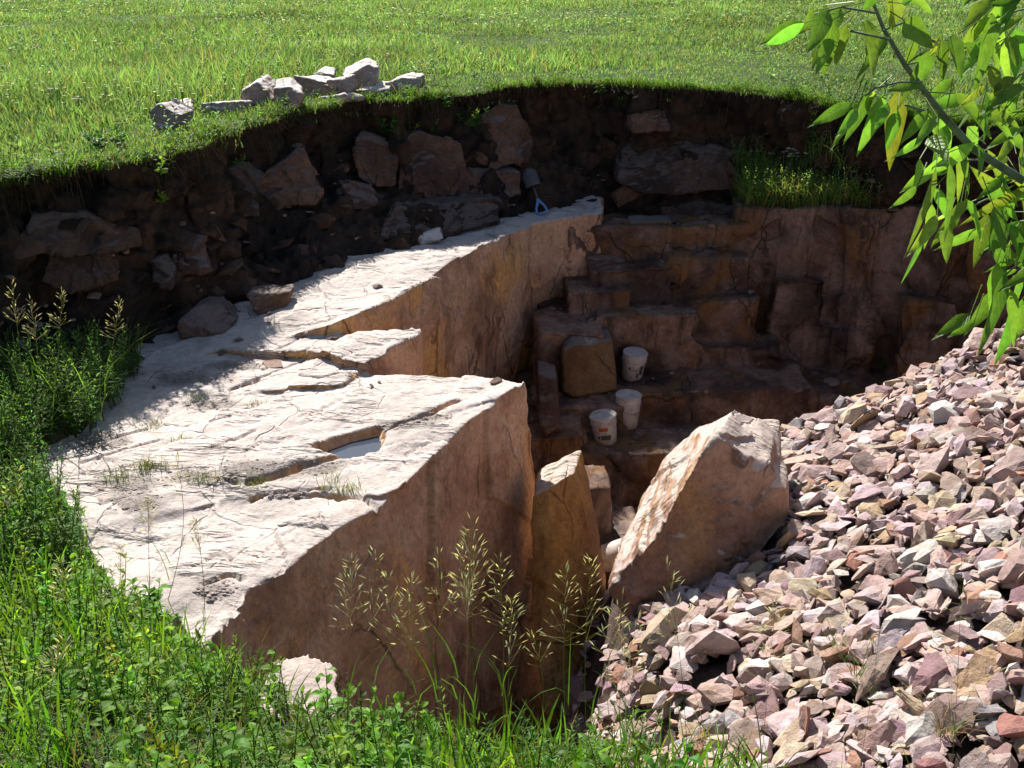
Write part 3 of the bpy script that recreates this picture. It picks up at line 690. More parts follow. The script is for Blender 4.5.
# ------------------------------------------------------------------ rubble heap
def rub_z(x, y):
    z = -2.723+CAMZ + .472*x - .258*y
    z = np.where(z > -.35, -.35 + (1-np.exp(-(z+.35)))*.35, z)          # rounded top off to the right
    xb = .84 + .72*sst(6.6, 8.4, y) + .5*sst(8.2, 9, y)
    xb = xb + .25*(1-sst(2.5, 3.4, y))
    z = z - 3.0*np.maximum(0, xb-x)
    cr = 8.15 + .35*np.sin(x*1.7)*.4
    z = z - .95*np.maximum(0, y-cr)
    z = z + .055*fbm(np.column_stack([np.ravel(x), np.ravel(y), 0*np.ravel(x)])*1.3, 200, 3).reshape(np.shape(x))
    return z
gx = np.arange(-.6, 7.6, .06); gy = np.arange(1.4, 11.5, .06); X, Y = np.meshgrid(gx, gy)
Pp = np.column_stack([X.ravel(), Y.ravel(), 0*X.ravel()])
Z = rub_z(X, Y).ravel() - .07 + .05*facet(Pp, (.13, .13, .13), 201)
Z = np.minimum(Z, np.where(Y.ravel() < 2.3, near_z(X, Y).ravel()+10, 1e9))
L_, S_ = grid_faces(len(gy), len(gx))
M['bed'] = soil_mat('rubble_bed_earth', (.06, .042, .036), (.12, .082, .07), (.21, .15, .125))
rb = mesh_obj('rubble_bed', np.column_stack([X.ravel(), Y.ravel(), Z]), L_, S_, M['bed'], smooth=True)
tag(rb, 'fine crushed stone and earth beneath the rubble heap', 'rubble bed', kind='stuff')

protos = []
for k in range(44):
    r = np.random.default_rng(500+k)
    pts = r.normal(size=(r.integers(12, 18), 3)); pts /= (np.abs(pts)**3.2).sum(1)[:, None]**(1/3.2)
    asp = np.array([1, r.uniform(.5, .92), r.uniform(.18, .50)]); pts = pts*asp*r.uniform(.82, 1.12, (len(pts), 1))
    pts[:, 0] += .25*pts[:, 1]*r.uniform(-1, 1); pts[:, 2] += .2*pts[:, 0]*r.uniform(-1, 1)*asp[2]
    V, L, S = hull(pts*.56, 5); protos.append((V, L, S, asp[2]))
PAL = [('pale lavender', (.46, .365, .37), 18), ('pinkish grey', (.41, .305, .28), 24), ('dusky purple', (.28, .195, .19), 11), ('tan', (.44, .345, .265), 13),
       ('ochre', (.38, .275, .18), 5), ('brick red', (.33, .18, .135), 5), ('whitish', (.57, .50, .465), 13), ('rosy', (.46, .325, .285), 14), ('slate grey', (.32, .28, .285), 3)]
pw = np.array([p[2] for p in PAL], float); pw /= pw.sum()
NS = 10500
r = np.random.default_rng(77)
sx = r.uniform(.0, 6.2, NS*3); sy = r.uniform(1.9, 10.6, NS*3)
bnd = 4.2 + (sy-8)*.2
keep = (sx < .62*sy*.9+1.2) | (r.uniform(size=len(sx)) < .25)
xb = .84 + .72*sst(6.6, 8.4, sy) + .5*sst(8.2, 9, sy)
keep &= (sx > xb-.9) & (sy < 9.6)
sx, sy = sx[keep][:NS], sy[keep][:NS]
ey = r.uniform(2.6, 6.8, 900); ex_ = .84 + .25*(1-sst(2.5, 3.4, ey)) - r.uniform(.0, .8, 900); sx = np.concatenate([sx, ex_]); sy = np.concatenate([sy, ey])
sz = rub_z(sx, sy)
size = np.clip(r.lognormal(math.log(.114), .38, len(sx)), .05, .29)
size *= 1 - .25*(sy < 3.2)
# the large stones are kept off each other
order = np.argsort(-size); ok = np.ones(len(sx), bool)
placed = []
for i in order:
    if size[i] < .19: break
    for j in placed:
        if (sx[i]-sx[j])**2+(sy[i]-sy[j])**2 < (.42*(size[i]+size[j]))**2: ok[i] = False; break
    if ok[i]: placed.append(i)
# none inside the leaning boulder
ok &= ~(inside([(.45, 5.6), (1.4, 5.5), (1.8, 6.0), (1.85, 7.3), (1.1, 7.5), (.55, 6.6)], sx, sy) & (size > .05) & (r.uniform(size=len(sx)) < .9))
sx, sy, sz, size = sx[ok], sy[ok], sz[ok], size[ok]
n = len(sx)
tilt = r.normal(0, .42, (n, 2)); az = r.uniform(0, 2*math.pi, n)
pid = r.integers(0, len(protos), n); cid = r.choice(len(PAL), n, p=pw)
rm = []
slope = Vector((-.472, .258, 1)).normalized(); qs = Vector((0, 0, 1)).rotation_difference(slope).to_matrix()
for i in range(n):
    R = qs @ Matrix.Rotation(tilt[i, 0], 3, 'X') @ Matrix.Rotation(tilt[i, 1], 3, 'Y') @ Matrix.Rotation(az[i], 3, 'Z')
    rm.append(np.array(R))
sz = sz + size*r.uniform(-.15, .28, n) + .01
px_, py_, pw_ = proj(np.column_stack([sx, sy, sz]))
vis = (px_ > 596) & (px_ < 1030) & (py_ > 338) & (py_ < 772) & (sy < 8.6)
cost = np.where(vis, size/pw_ * (1+.6*(sz-rub_z(sx, sy))/size), 0)
big = np.argsort(-cost)[:300]; isbig = np.zeros(n, bool); isbig[big] = True
merged = []
def stone_col(i):
    c = np.array(PAL[cid[i]][1])*r.uniform(.9, 1.28); return np.clip(c+r.normal(0, .012, 3), .02, .7)
for i in range(n):
    if isbig[i]: continue
    V, L, S, _ = protos[pid[i]]
    merged.append((V@rm[i].T*size[i] + np.array([sx[i], sy[i], sz[i]]), L, S, stone_col(i)))
o = parts_mesh('rubble', merged, M['stone'])
tag(o, 'smaller broken stones filling the rubble heap on the right', 'rubble', 'broken stones of the rubble heap', 'stuff')
def near_what(x, y, i):
    X_, Y_ = px_[i], py_[i]
    if X_ < 800 and Y_ < 470: return "by the leaning boulder's top"
    if Y_ < 400: return 'on the crest under the leafy branch'
    if Y_ < 470 and X_ < 920: return 'on the crest against the dark pit'
    if Y_ < 470: return "high at the heap's right edge"
    if X_ < 800 and Y_ < 560: return "beside the leaning boulder's right flank"
    if X_ < 700 and Y_ < 660: return 'under the leaning boulder at the pit edge'
    if X_ < 700: return "at the heap's foot beside the dark crevice"
    if X_ < 810 and Y_ < 650: return 'below and right of the leaning boulder'
    if X_ < 810: return 'straight below the boulder near the bottom edge'
    if X_ < 920 and Y_ < 560: return "in the heap's upper middle"
    if X_ < 920 and Y_ < 660: return "in the heap's middle"
    if X_ < 920: return "in the heap's lower middle"
    if Y_ < 560: return "in the heap's upper right"
    if Y_ < 660: return "halfway up the heap's right edge"
    return "in the photo's bottom right corner"
used = {}
recs = []
for i in big:
    V, L, S, fl = protos[pid[i]]
    shp = 'flat' if fl < .32 else ('blocky' if fl > .5 else 'angular')
    key = (PAL[cid[i]][0], near_what(sx[i], sy[i], i)); recs.append((i, shp, key))
groups = {}
for rc in recs: groups.setdefault(rc[2], []).append(rc)
for key, g in groups.items():
    g.sort(key=lambda rc: -size[rc[0]]/pw_[rc[0]])
    shapes = [x[1] for x in g]
    for k, (i, shp, _) in enumerate(g):
        if len(g) == 1: lab = f'{key[0]} {shp} broken stone {key[1]}'
        elif shapes.count(shp) == 1: lab = f'{key[0]} {shp} broken stone {key[1]}'
        else:
            same = sorted([x[0] for x in g if x[1] == shp], key=lambda j: px_[j]); p_ = same.index(i)
            nn = len(same)
            pos = {2: ['left', 'right'], 3: ['leftmost', 'middle', 'rightmost']}.get(nn)
            w_ = pos[p_] if pos else ('leftmost' if p_ == 0 else 'rightmost' if p_ == nn-1 else ['second', 'third', 'fourth', 'fifth', 'sixth', 'seventh', 'eighth', 'ninth', 'tenth', 'eleventh'][min(p_-1, 9)] + ' from left')
            lab = f'{w_} {key[0]} {shp} stone {key[1]}'
        V, L, S, _f = protos[pid[i]]
        bm = bmesh.new(); vs_ = [bm.verts.new(v) for v in V]; q0 = 0
        for s_ in S:
            try: bm.faces.new([vs_[j] for j in L[q0:q0+s_]])
            except ValueError: pass
            q0 += s_
        bmesh.ops.triangulate(bm, faces=bm.faces[:])
        bmesh.ops.subdivide_edges(bm, edges=bm.edges[:], cuts=3 if cost[i] > .045 else 2, use_grid_fill=True)
        bmesh.ops.recalc_face_normals(bm, faces=bm.faces); bm.normal_update()
        Vb = np.array([v.co[:] for v in bm.verts]); Nb = np.array([v.normal[:] for v in bm.verts])
        Lb = np.array([v.index for f_ in bm.faces for v in f_.verts]) if False else None
        bm.verts.index_update(); Lb = np.array([v.index for f_ in bm.faces for v in f_.verts]); Sb = np.array([len(f_.verts) for f_ in bm.faces]); bm.free()
        Vb = Vb + Nb*(.045*pwl(Vb, (.3, .3, .2), int(i)) + .02*pwl(Vb, (.12, .12, .09), int(i)+1))[:, None]
        o = mesh_obj('broken_stone', Vb@rm[i].T*size[i], Lb, Sb, M['stone'], col=stone_col(i))
        o.location = (sx[i], sy[i], sz[i]); tag(o, lab, 'stone', 'broken stones of the rubble heap')

# ------------------------------------------------------------------ vegetation builders
def blade_mesh(P, h, w, ld, lean, col, segs=3, gravity=1.0):
    """arching grass blades; P (n,3); ld = direction angle of the lean"""
    n = len(P); u = np.linspace(0, 1, segs+1)
    face = ld + np.random.default_rng(3).uniform(-1.2, 1.2, n) + math.pi/2
    wd = np.stack([np.cos(face), np.sin(face), 0*face], 1)
    L_ = np.stack([np.cos(ld), np.sin(ld), 0*ld], 1)
    V = np.empty((n, 2*segs+1, 3))
    for k in range(segs+1):
        c_ = P + L_*(lean*h*u[k]**1.8)[:, None]; c_ = c_ + np.array([0, 0, 1])*(h*u[k]*(1-.35*gravity*lean*u[k]**1.5))[:, None]
        if k < segs:
            ww = (w*(1-.75*u[k]**2)*.5)[:, None]
            V[:, 2*k] = c_ - wd*ww; V[:, 2*k+1] = c_ + wd*ww
        else: V[:, 2*segs] = c_
    pat = []; sz = []
    for k in range(segs-1): pat += [2*k, 2*k+1, 2*k+3, 2*k+2]; sz.append(4)
    pat += [2*segs-2, 2*segs-1, 2*segs]; sz.append(3)
    L = (np.arange(n)[:, None]*(2*segs+1) + np.array(pat)[None]).ravel(); S = np.tile(sz, n)
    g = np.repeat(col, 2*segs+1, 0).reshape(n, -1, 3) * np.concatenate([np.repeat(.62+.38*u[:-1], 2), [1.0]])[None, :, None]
    return V.reshape(-1, 3), L, S, g.reshape(-1, 3)
def leaf_mesh(P, D, L0, W0, col, droop=.25, fold=.25, st=(0, .22, .5, .8, 1), prof=(.08, .8, 1, .5, 0), up=None, seed=0):
    """folded leaves: P base, D unit direction, L0 length, W0 width"""
    n = len(P); r_ = np.random.default_rng(seed+7)
    up_ = np.tile([0, 0, 1.], (n, 1)) if up is None else up
    up_ = up_ + r_.normal(0, .35, (n, 3))
    sd_ = np.cross(D, up_); sd_ /= np.linalg.norm(sd_, axis=1)[:, None]+1e-9; nn = np.cross(sd_, D)
    m = len(st); V = np.empty((n, 3*m, 3))
    for k in range(m):
        c_ = P + D*(L0*st[k])[:, None] + np.array([0, 0, -1.])*(droop*L0*st[k]**2)[:, None]
        w_ = (W0*prof[k]*.5)[:, None]
        V[:, 3*k] = c_; V[:, 3*k+1] = c_ - sd_*w_ + nn*w_*fold; V[:, 3*k+2] = c_ + sd_*w_ + nn*w_*fold
    pat = []; sz = []
    for k in range(m-1):
        a = 3*k; b_ = 3*(k+1); pat += [a, b_, b_+1, a+1, a, a+2, b_+2, b_]; sz += [4, 4]
    L = (np.arange(n)[:, None]*(3*m) + np.array(pat)[None]).ravel(); S = np.tile(sz, n)
    return V.reshape(-1, 3), L, S, np.repeat(col, 3*m, 0)
def tubes(A, B, r0, r1, col):
    """three-sided tapered stems from A to B"""
    n = len(A); d = B-A; d /= np.linalg.norm(d, axis=1)[:, None]+1e-9
    x = np.cross(d, np.array([.3, .9, .1])); x /= np.linalg.norm(x, axis=1)[:, None]+1e-9; y = np.cross(d, x)
    V = np.empty((n, 6, 3))
    for k in range(3):
        a = 2*math.pi*k/3; o_ = x*math.cos(a)+y*math.sin(a); V[:, k] = A+o_*np.reshape(r0, (-1, 1)); V[:, 3+k] = B+o_*np.reshape(r1, (-1, 1))
    pat = [0, 1, 4, 3, 1, 2, 5, 4, 2, 0, 3, 5]; L = (np.arange(n)[:, None]*6+np.array(pat)[None]).ravel()
    return V.reshape(-1, 3), L, np.full(n*3, 4), np.repeat(col, 6, 0)
def herb_chunks(P, h, nleaf, Ls, Ws, col, seed, lean=.25, droop=.3, stemcol=(.07, .12, .03), spread=.35):
    r_ = np.random.default_rng(seed); n = len(P)
    ang = r_.uniform(0, 2*math.pi, n); tip = P + np.stack([np.cos(ang)*lean*h, np.sin(ang)*lean*h, h], 1)*1.0
    ch = [tubes(P, tip, h*.008+.0012, h*.003+.0006, np.tile(stemcol, (n, 1)))]
    k = np.arange(nleaf); u = .22 + .78*(k+.5)/nleaf
    base_ = P[:, None] + (tip-P)[:, None]*u[None, :, None]
    az_ = ang[:, None] + k[None]*2.4 + r_.normal(0, .3, (n, nleaf)); el = spread + .7*u[None]**2 + r_.normal(0, .2, (n, nleaf))
    D = np.stack([np.cos(az_)*np.cos(el), np.sin(az_)*np.cos(el), np.sin(el)], -1).reshape(-1, 3)
    LL = (Ls[:, None]*(1.1-.5*u[None])*r_.uniform(.75, 1.25, (n, nleaf))).ravel(); WW = LL*(Ws/Ls)[:, None].repeat(nleaf, 1).ravel()
    cc = np.repeat(col, nleaf, 0)*r_.uniform(.8, 1.2, (n*nleaf, 1))
    ch.append(leaf_mesh(base_.reshape(-1, 3), D, LL, WW, cc, droop=droop, seed=seed))
    return ch
def tint(n, base_c, rr, var=.18, hue=.05):
    c = np.tile(base_c, (n, 1))*rr.lognormal(0, var, (n, 1)); c[:, 0] *= rr.lognormal(0, hue*3, n); return np.clip(c, .005, .6)

GREEN = (.085, .20, .022); LIME = (.15, .27, .03); DEEP = (.045, .115, .02); BLUEG = (.07, .15, .055); STRAW = (.34, .27, .13)
vr = np.random.default_rng(909)
# --- meadow grass: denser and finer near the pit, coarser far away
Nf = 115000
yy = 7 + 75*vr.uniform(size=Nf)**2.1; xx = vr.uniform(-1, 1, Nf)*(yy*.56+1.5) + .0*yy
okf = inside(np.concatenate([RIM[::10, :2], [(60, 9), (80, 120), (-80, 120), (-60, 3)]]), xx, yy)
xx, yy = xx[okf], yy[okf]; nf = len(xx)
FT = tree_of(fld)
from numpy import interp
dist = edge_dist(RIM[::10, :2], xx, yy, closed=False)
RZ = np.array([RIM[np.argmin((RIM[::10, 0]-a)**2+(RIM[::10, 1]-b_)**2)*10, 2] for a, b_ in zip(xx[::40], yy[::40])]); RZ = np.interp(np.arange(nf), np.arange(nf)[::40], RZ)
zz = np.array([(lambda h_: h_[0].z if h_[0] is not None else 0.)(FT.ray_cast(Vector((a, b_, 5)), Vector((0, 0, -1)))) for a, b_ in zip(xx, yy)])
patch = fbm(np.column_stack([xx*.25, yy*.22, 0*xx]), 401, 4)
short = np.clip(1-sst(1.2, 2.6, dist + patch*.6), 0, 1)
hh = (.16 + .15*patch)*(1-.62*short)*vr.uniform(.6, 1.35, nf)
hh = np.clip(hh, .05, .6); chs = []
pc = np.column_stack([xx, yy, zz-.01])
tone = fbm(np.column_stack([xx*.5, yy*.35, 0*xx]), 402, 4)
for b_ in range(4):
    c = tint(nf, (.19, .315, .10), vr, .22, .06); c *= (1+.30*tone)[:, None]
    st_ = vr.uniform(size=nf) < .05; c[st_] = np.array(STRAW)*vr.uniform(.8, 1.4, (st_.sum(), 1))
    off = np.column_stack([vr.normal(0, .035*(1+yy/14)), vr.normal(0, .035*(1+yy/14)), 0*xx])
    chs.append(blade_mesh(pc+off, hh*vr.uniform(.7, 1.2, nf), .005+.0008*yy, vr.uniform(0, 6.28, nf), vr.uniform(.15, .8, nf), c, 2 if b_ else 3))
# leafy clumps in the meadow
nc = 5200; yc = 7.5 + 50*vr.uniform(size=nc)**1.9; xc = vr.uniform(-1, 1, nc)*(yc*.56+1.5)
k_ = inside(np.concatenate([RIM[::10, :2]+np.array([0, .15]), [(60, 9), (80, 120), (-80, 120), (-60, 3)]]), xc, yc); xc, yc = xc[k_], yc[k_]; nc = len(xc)
k_ = (fbm(np.column_stack([xc*.5, yc*.4, 0*xc]), 410, 3) > -.1); xc, yc = xc[k_], yc[k_]; nc = len(xc)
zc = np.array([(lambda h_: h_[0].z if h_[0] is not None else 0.)(FT.ray_cast(Vector((a, b_, 5)), Vector((0, 0, -1)))) for a, b_ in zip(xc, yc)])
hc = vr.uniform(.12, .38, nc)
chs += herb_chunks(np.column_stack([xc, yc, zc]), hc, 9, .05+.0022*yc, .022+.0012*yc, tint(nc, (.17, .28, .11), vr, .3), 411)
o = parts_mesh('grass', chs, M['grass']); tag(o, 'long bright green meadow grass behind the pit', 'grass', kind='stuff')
# pale flower heads in the meadow
nw = 2600; yw = 11 + 45*vr.uniform(size=nw)**1.5; xw = vr.uniform(-1, 1, nw)*yw*.55
k_ = fbm(np.column_stack([xw*.3, yw*.25, 0*xw]), 420, 3) > .0; xw, yw = xw[k_], yw[k_]; nw = len(xw)
k_ = inside(np.concatenate([RIM[::10, :2]+np.array([0, .2]), [(60, 9), (80, 120), (-80, 120), (-60, 3)]]), xw, yw); xw, yw = xw[k_], yw[k_]; nw = len(xw)
Pw = np.column_stack([xw, yw, .16+vr.uniform(.1, .3, nw)]); av = vr.uniform(0, 6.28, nw)
chs = [tubes(Pw-np.array([0, 0, .4]), Pw, np.full(nw, .004), np.full(nw, .003), np.tile(GREEN, (nw, 1)))]
for a in (0, 2.1, 4.2):
    D = np.stack([np.cos(av+a), np.sin(av+a), .3+0*av], 1); D /= np.linalg.norm(D, axis=1)[:, None]
    chs.append(leaf_mesh(Pw, D, .012+.0011*yw, .010+.0010*yw, np.tile((.55, .58, .50), (nw, 1)), .1))
o = parts_mesh('meadow_flowers', chs, M['leaf']); tag(o, 'tiny whitish wild flowers speckling the meadow', 'flowers', kind='stuff')

# --- turf fringe hanging over the soil bank
nh = 15000; ii = vr.integers(60, NR-60, nh); outw = np.stack([nrm[ii, 0], nrm[ii, 1], 0*ii], 1)
P = RIM[ii] + outw*vr.uniform(-.05, .30, nh)[:, None] + np.column_stack([vr.normal(0, .02, nh), vr.normal(0, .02, nh), np.full(nh, -.02)])
ld = np.arctan2(-outw[:, 1], -outw[:, 0]) + vr.normal(0, .9, nh)
clump = fbm(P*1.9, 431, 3)
hgt = np.clip(.13+.12*clump, .04, .4)*vr.uniform(.6, 1.4, nh)
c = tint(nh, (.11, .22, .03), vr, .25); st_ = vr.uniform(size=nh) < .10; c[st_] = np.array((.22, .17, .08))*vr.uniform(.6, 1.3, (st_.sum(), 1))
chs = [blade_mesh(P, hgt, np.full(nh, .010), ld, vr.uniform(.3, 1.3, nh), c, 4, 1.4)]
# roots and dead blades trailing down the soil
nd = 2600; ii = vr.integers(60, NR-60, nd); outw = np.stack([nrm[ii, 0], nrm[ii, 1], 0*ii], 1)
A = RIM[ii] - outw*vr.uniform(-.02, .06, nd)[:, None]; B = A - outw*vr.uniform(0, .10, nd)[:, None] - np.column_stack([vr.normal(0, .04, nd), vr.normal(0, .04, nd), vr.exponential(.09, nd)+.02])
chs.append(tubes(A, B, np.full(nd, .004), np.full(nd, .002), tint(nd, (.075, .055, .03), vr, .4)))
ns = 420; ii = vr.integers(60, NR-60, ns); outw = np.stack([nrm[ii, 0], nrm[ii, 1], 0*ii], 1)
chs += herb_chunks(RIM[ii]+outw*vr.uniform(-.04, .15, ns)[:, None], vr.uniform(.08, .24, ns), 9, vr.uniform(.04, .07, ns), vr.uniform(.018, .03, ns), tint(ns, (.10, .20, .035), vr, .25), 441, lean=.5)
o = parts_mesh('turf_fringe', chs, M['grass']); tag(o, 'ragged grass fringe and roots hanging over the soil bank', 'grass fringe', kind='stuff')

# --- foreground bank vegetation
NGT = tree_of(ng)
def ground_pts(x, y, tr=NGT):
    z = np.array([(lambda h_: h_[0].z if h_[0] is not None else -9.)(tr.ray_cast(Vector((a, b_, 4)), Vector((0, 0, -1)))) for a, b_ in zip(x, y)])
    return np.column_stack([x, y, z])
hf = lambda P: np.clip(.3+edge_dist(pitp, P[:, 0], P[:, 1])/.45*.7, .3, 1)**np.where(P[:, 1] > 3.6, 1, 0)
def bank_scatter(n, x0, x1, y0, y1, cond=None):
    x = vr.uniform(x0, x1, n); y = vr.uniform(y0, y1, n)
    m_ = ~inside(pitp, x, y) | (edge_dist(pitp, x, y) < .06)
    if cond is not None: m_ &= cond(x, y)
    return ground_pts(x[m_], y[m_])
chs = []
frame = lambda x, y: (np.abs(x) < .62*y+1.0)
P = bank_scatter(15000, -4.6, 1.0, 1.0, 6.0, frame); n = len(P)          # grass blades
cl = fbm(P*1.6, 451, 3)
c = tint(n, (.125, .28, .025), vr, .25, .08); st_ = vr.uniform(size=n) < .15; c[st_] = np.array(STRAW)*vr.uniform(.5, 1.2, (st_.sum(), 1))
chs.append(blade_mesh(P, np.clip(.20+.13*cl, .06, .5)*vr.uniform(.6, 1.3, n)*np.where(P[:, 0] > -.75, .8, 1)*hf(P), .0045+.0035*vr.uniform(size=n), vr.uniform(0, 6.28, n), vr.uniform(.1, .8, n), c, 4))
P = bank_scatter(8000, -4.6, .9, 1.2, 5.6, lambda x, y: frame(x, y) & (fbm(np.column_stack([x, y, 0*x])*1.3, 455, 2) > .12)); n = len(P)   # broad bright blades in tufts
chs.append(blade_mesh(P, vr.uniform(.20, .44, n)*np.where(P[:, 0] > -.75, .6, 1)*hf(P), vr.uniform(.009, .016, n), vr.uniform(0, 6.28, n), vr.uniform(.1, .6, n), tint(n, (.17, .36, .028), vr, .22), 4))
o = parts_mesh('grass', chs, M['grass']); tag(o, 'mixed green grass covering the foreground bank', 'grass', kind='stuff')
chs = []
leafy = lambda x, y: frame(x, y) & ((x < -.75-.16*(y-2)) | (vr.uniform(size=len(x)) < .55))
P = bank_scatter(4200, -4.8, .6, 1.3, 6.1, lambda x, y: leafy(x, y) & (fbm(np.column_stack([x, y, 0*x])*2.1, 456, 3) > -.28)); n = len(P)
chs += herb_chunks(P, vr.uniform(.10, .32, n)*(1+.35*(P[:, 0] < -1.6))*hf(P), 13, vr.uniform(.035, .085, n), vr.uniform(.012, .036, n), tint(n, (.15, .275, .035), vr, .35, .08), 461)
P = bank_scatter(2300, -3.6, .7, 1.3, 5.4, frame); n = len(P)           # feathery narrow leaved weeds
chs += herb_chunks(P, vr.uniform(.10, .26, n)*hf(P), 26, vr.uniform(.035, .055, n), vr.uniform(.004, .008, n), tint(n, (.14, .25, .07), vr, .25), 462)
P = bank_scatter(520, -3.8, .5, 1.5, 5.0, frame); n = len(P)            # larger leaves
chs += herb_chunks(P, vr.uniform(.12, .28, n), 8, vr.uniform(.07, .11, n), vr.uniform(.025, .045, n), tint(n, (.14, .29, .035), vr, .2), 463, droop=.5)
o = parts_mesh('weeds', chs, M['leaf']); tag(o, 'dense broad leaved green weeds on the foreground bank', 'weeds', kind='stuff')
# --- tall tangle on the left beside the ledge
chs = []
x = vr.uniform(-6.6, -2.3, 6200); y = vr.uniform(4.8, 8.4, 6200)
m_ = (~inside(pitp, x, y) | ((edge_dist(pitp, x, y) < .10) & (y > 6.6))) & (y < 7.9+(x+3)*.9*(x < -3)) & (x < -2.45-(y-6)*.12*(y > 6)); P = ground_pts(x[m_], y[m_]); P[:, 2] = np.maximum(P[:, 2], -1.5); P = P[P[:, 2] < .1]; n = len(P)
hn = .20+.27*sst(5.2, 6.8, P[:, 1])
k1 = vr.uniform(size=n) < .55
chs.append(blade_mesh(P[k1], hn[k1]*vr.uniform(.6, 1.4, k1.sum()), vr.uniform(.006, .012, k1.sum()), vr.uniform(0, 6.28, k1.sum()), vr.uniform(.2, 1., k1.sum()), tint(k1.sum(), (.12, .25, .035), vr, .3), 4))
Q = P[~k1]; n = len(Q)
chs += herb_chunks(Q, hn[~k1]*vr.uniform(.7, 1.3, n), 30, vr.uniform(.05, .09, n), vr.uniform(.007, .013, n), tint(n, (.09, .19, .045), vr, .3), 471, lean=.35)
Q = P[:900]; n = len(Q)
chs += herb_chunks(Q, vr.uniform(.2, .5, n), 12, vr.uniform(.05, .08, n), vr.uniform(.018, .03, n), tint(n, (.12, .24, .05), vr, .3), 472)
o = parts_mesh('undergrowth', chs, M['leaf']); tag(o, 'tall tangled dark green undergrowth left of the pale ledge', 'undergrowth', kind='stuff')
# --- grass on the terrace over the back wall
x = vr.uniform(2.95, 6.2, 9000); y0_ = np.interp(x, [p_[0] for p_ in wallf], [p_[1] for p_ in wallf]); y = y0_ + vr.uniform(.0, .95, len(x))
P = ground_pts(x, y, tree_of(wall, bank)); P = P[P[:, 2] < -.55]; n = len(P)
cl = fbm(P*2.4, 481, 3); c = tint(n, (.24, .34, .08), vr, .3, .1); st_ = vr.uniform(size=n) < .22; c[st_] = np.array((.26, .22, .10))*vr.uniform(.5, 1.2, (st_.sum(), 1))
chs = [blade_mesh(P, np.clip(.36+.16*cl, .14, .6)*vr.uniform(.6, 1.3, n), np.full(n, .010), vr.uniform(0, 6.28, n), vr.uniform(.1, .8, n), c, 3)]
Q = P[:1300]; n = len(Q); chs += herb_chunks(Q, vr.uniform(.2, .5, n), 14, vr.uniform(.04, .07, n), vr.uniform(.012, .026, n), tint(n, (.24, .38, .09), vr, .25), 482)
o = parts_mesh('terrace_grass', chs, M['grass']); tag(o, 'shaggy grass and weeds on the terrace above the back wall', 'grass', kind='stuff')

# ------------------------------------------------------------------ single plants
def herb_thing(name, P0, label, cat, nst, h, nleaf, Ls, Ws, colr, seed, group=None, spread=.05, lean=.3, flowers=0, fcol=(.75, .72, .70), fs_=.02):
    r_ = np.random.default_rng(seed); root = empty(name, tuple(P0)); tag(root, label, cat, group)
    P = np.column_stack([r_.normal(0, spread, nst), r_.normal(0, spread, nst), np.zeros(nst)]); hs_ = h*r_.uniform(.6, 1.1, nst)
    ch = herb_chunks(P, hs_, nleaf, np.full(nst, Ls), np.full(nst, Ws), tint(nst, colr, r_, .15), seed, lean=lean)
    parts_mesh('stems', [ch[0]], M['leaf'], root); parts_mesh('foliage', [ch[1]], M['leaf'], root)
    if flowers:
        fc = []; V = ch[0][0].reshape(nst, 6, 3)[:, 3:].mean(1)
        for k in range(flowers):
            p_ = V[k % nst] + r_.normal(0, .02, 3)*np.array([1, 1, .5]) + np.array([0, 0, .012]); n7 = 7
            a = np.arange(n7)*2*math.pi/n7; D = np.stack([np.cos(a), np.sin(a), .35+0*a], 1); D /= np.linalg.norm(D, axis=1)[:, None]
            fc.append(leaf_mesh(np.tile(p_, (n7, 1)), D, np.full(n7, fs_), np.full(n7, fs_*.6), np.tile(fcol, (n7, 1)), .1, seed=k))
        parts_mesh('flowers', fc, M['leaf'], root)
    return root
def on(px, py, back=.0):
    h_ = hit(px, py); return h_ + np.array([0, back, 0])
herb_thing('sapling', on(806, 160), 'slender yellow-green seedling standing above the white flowers on the back terrace', 'sapling', 5, .62, 14, .11, .05, (.17, .27, .035), 601, spread=.05, lean=.12)
herb_thing('wildflower', on(792, 172), 'small plant with white blooms at the left of the back terrace', 'flower', 9, .28, 12, .06, .016, (.10, .18, .04), 602, spread=.09, flowers=26, fs_=.03)
herb_thing('wildflower', on(752, 172), 'spindly weed with faint whitish tips at the terrace corner', 'flower', 4, .30, 10, .05, .014, (.09, .15, .05), 603, spread=.05, flowers=9, fs_=.022)
herb_thing('bush', on(765, 195), 'bright fine-leaved bush at the left corner of the back terrace', 'bush', 80, .48, 26, .05, .012, (.22, .36, .07), 604, spread=.18)
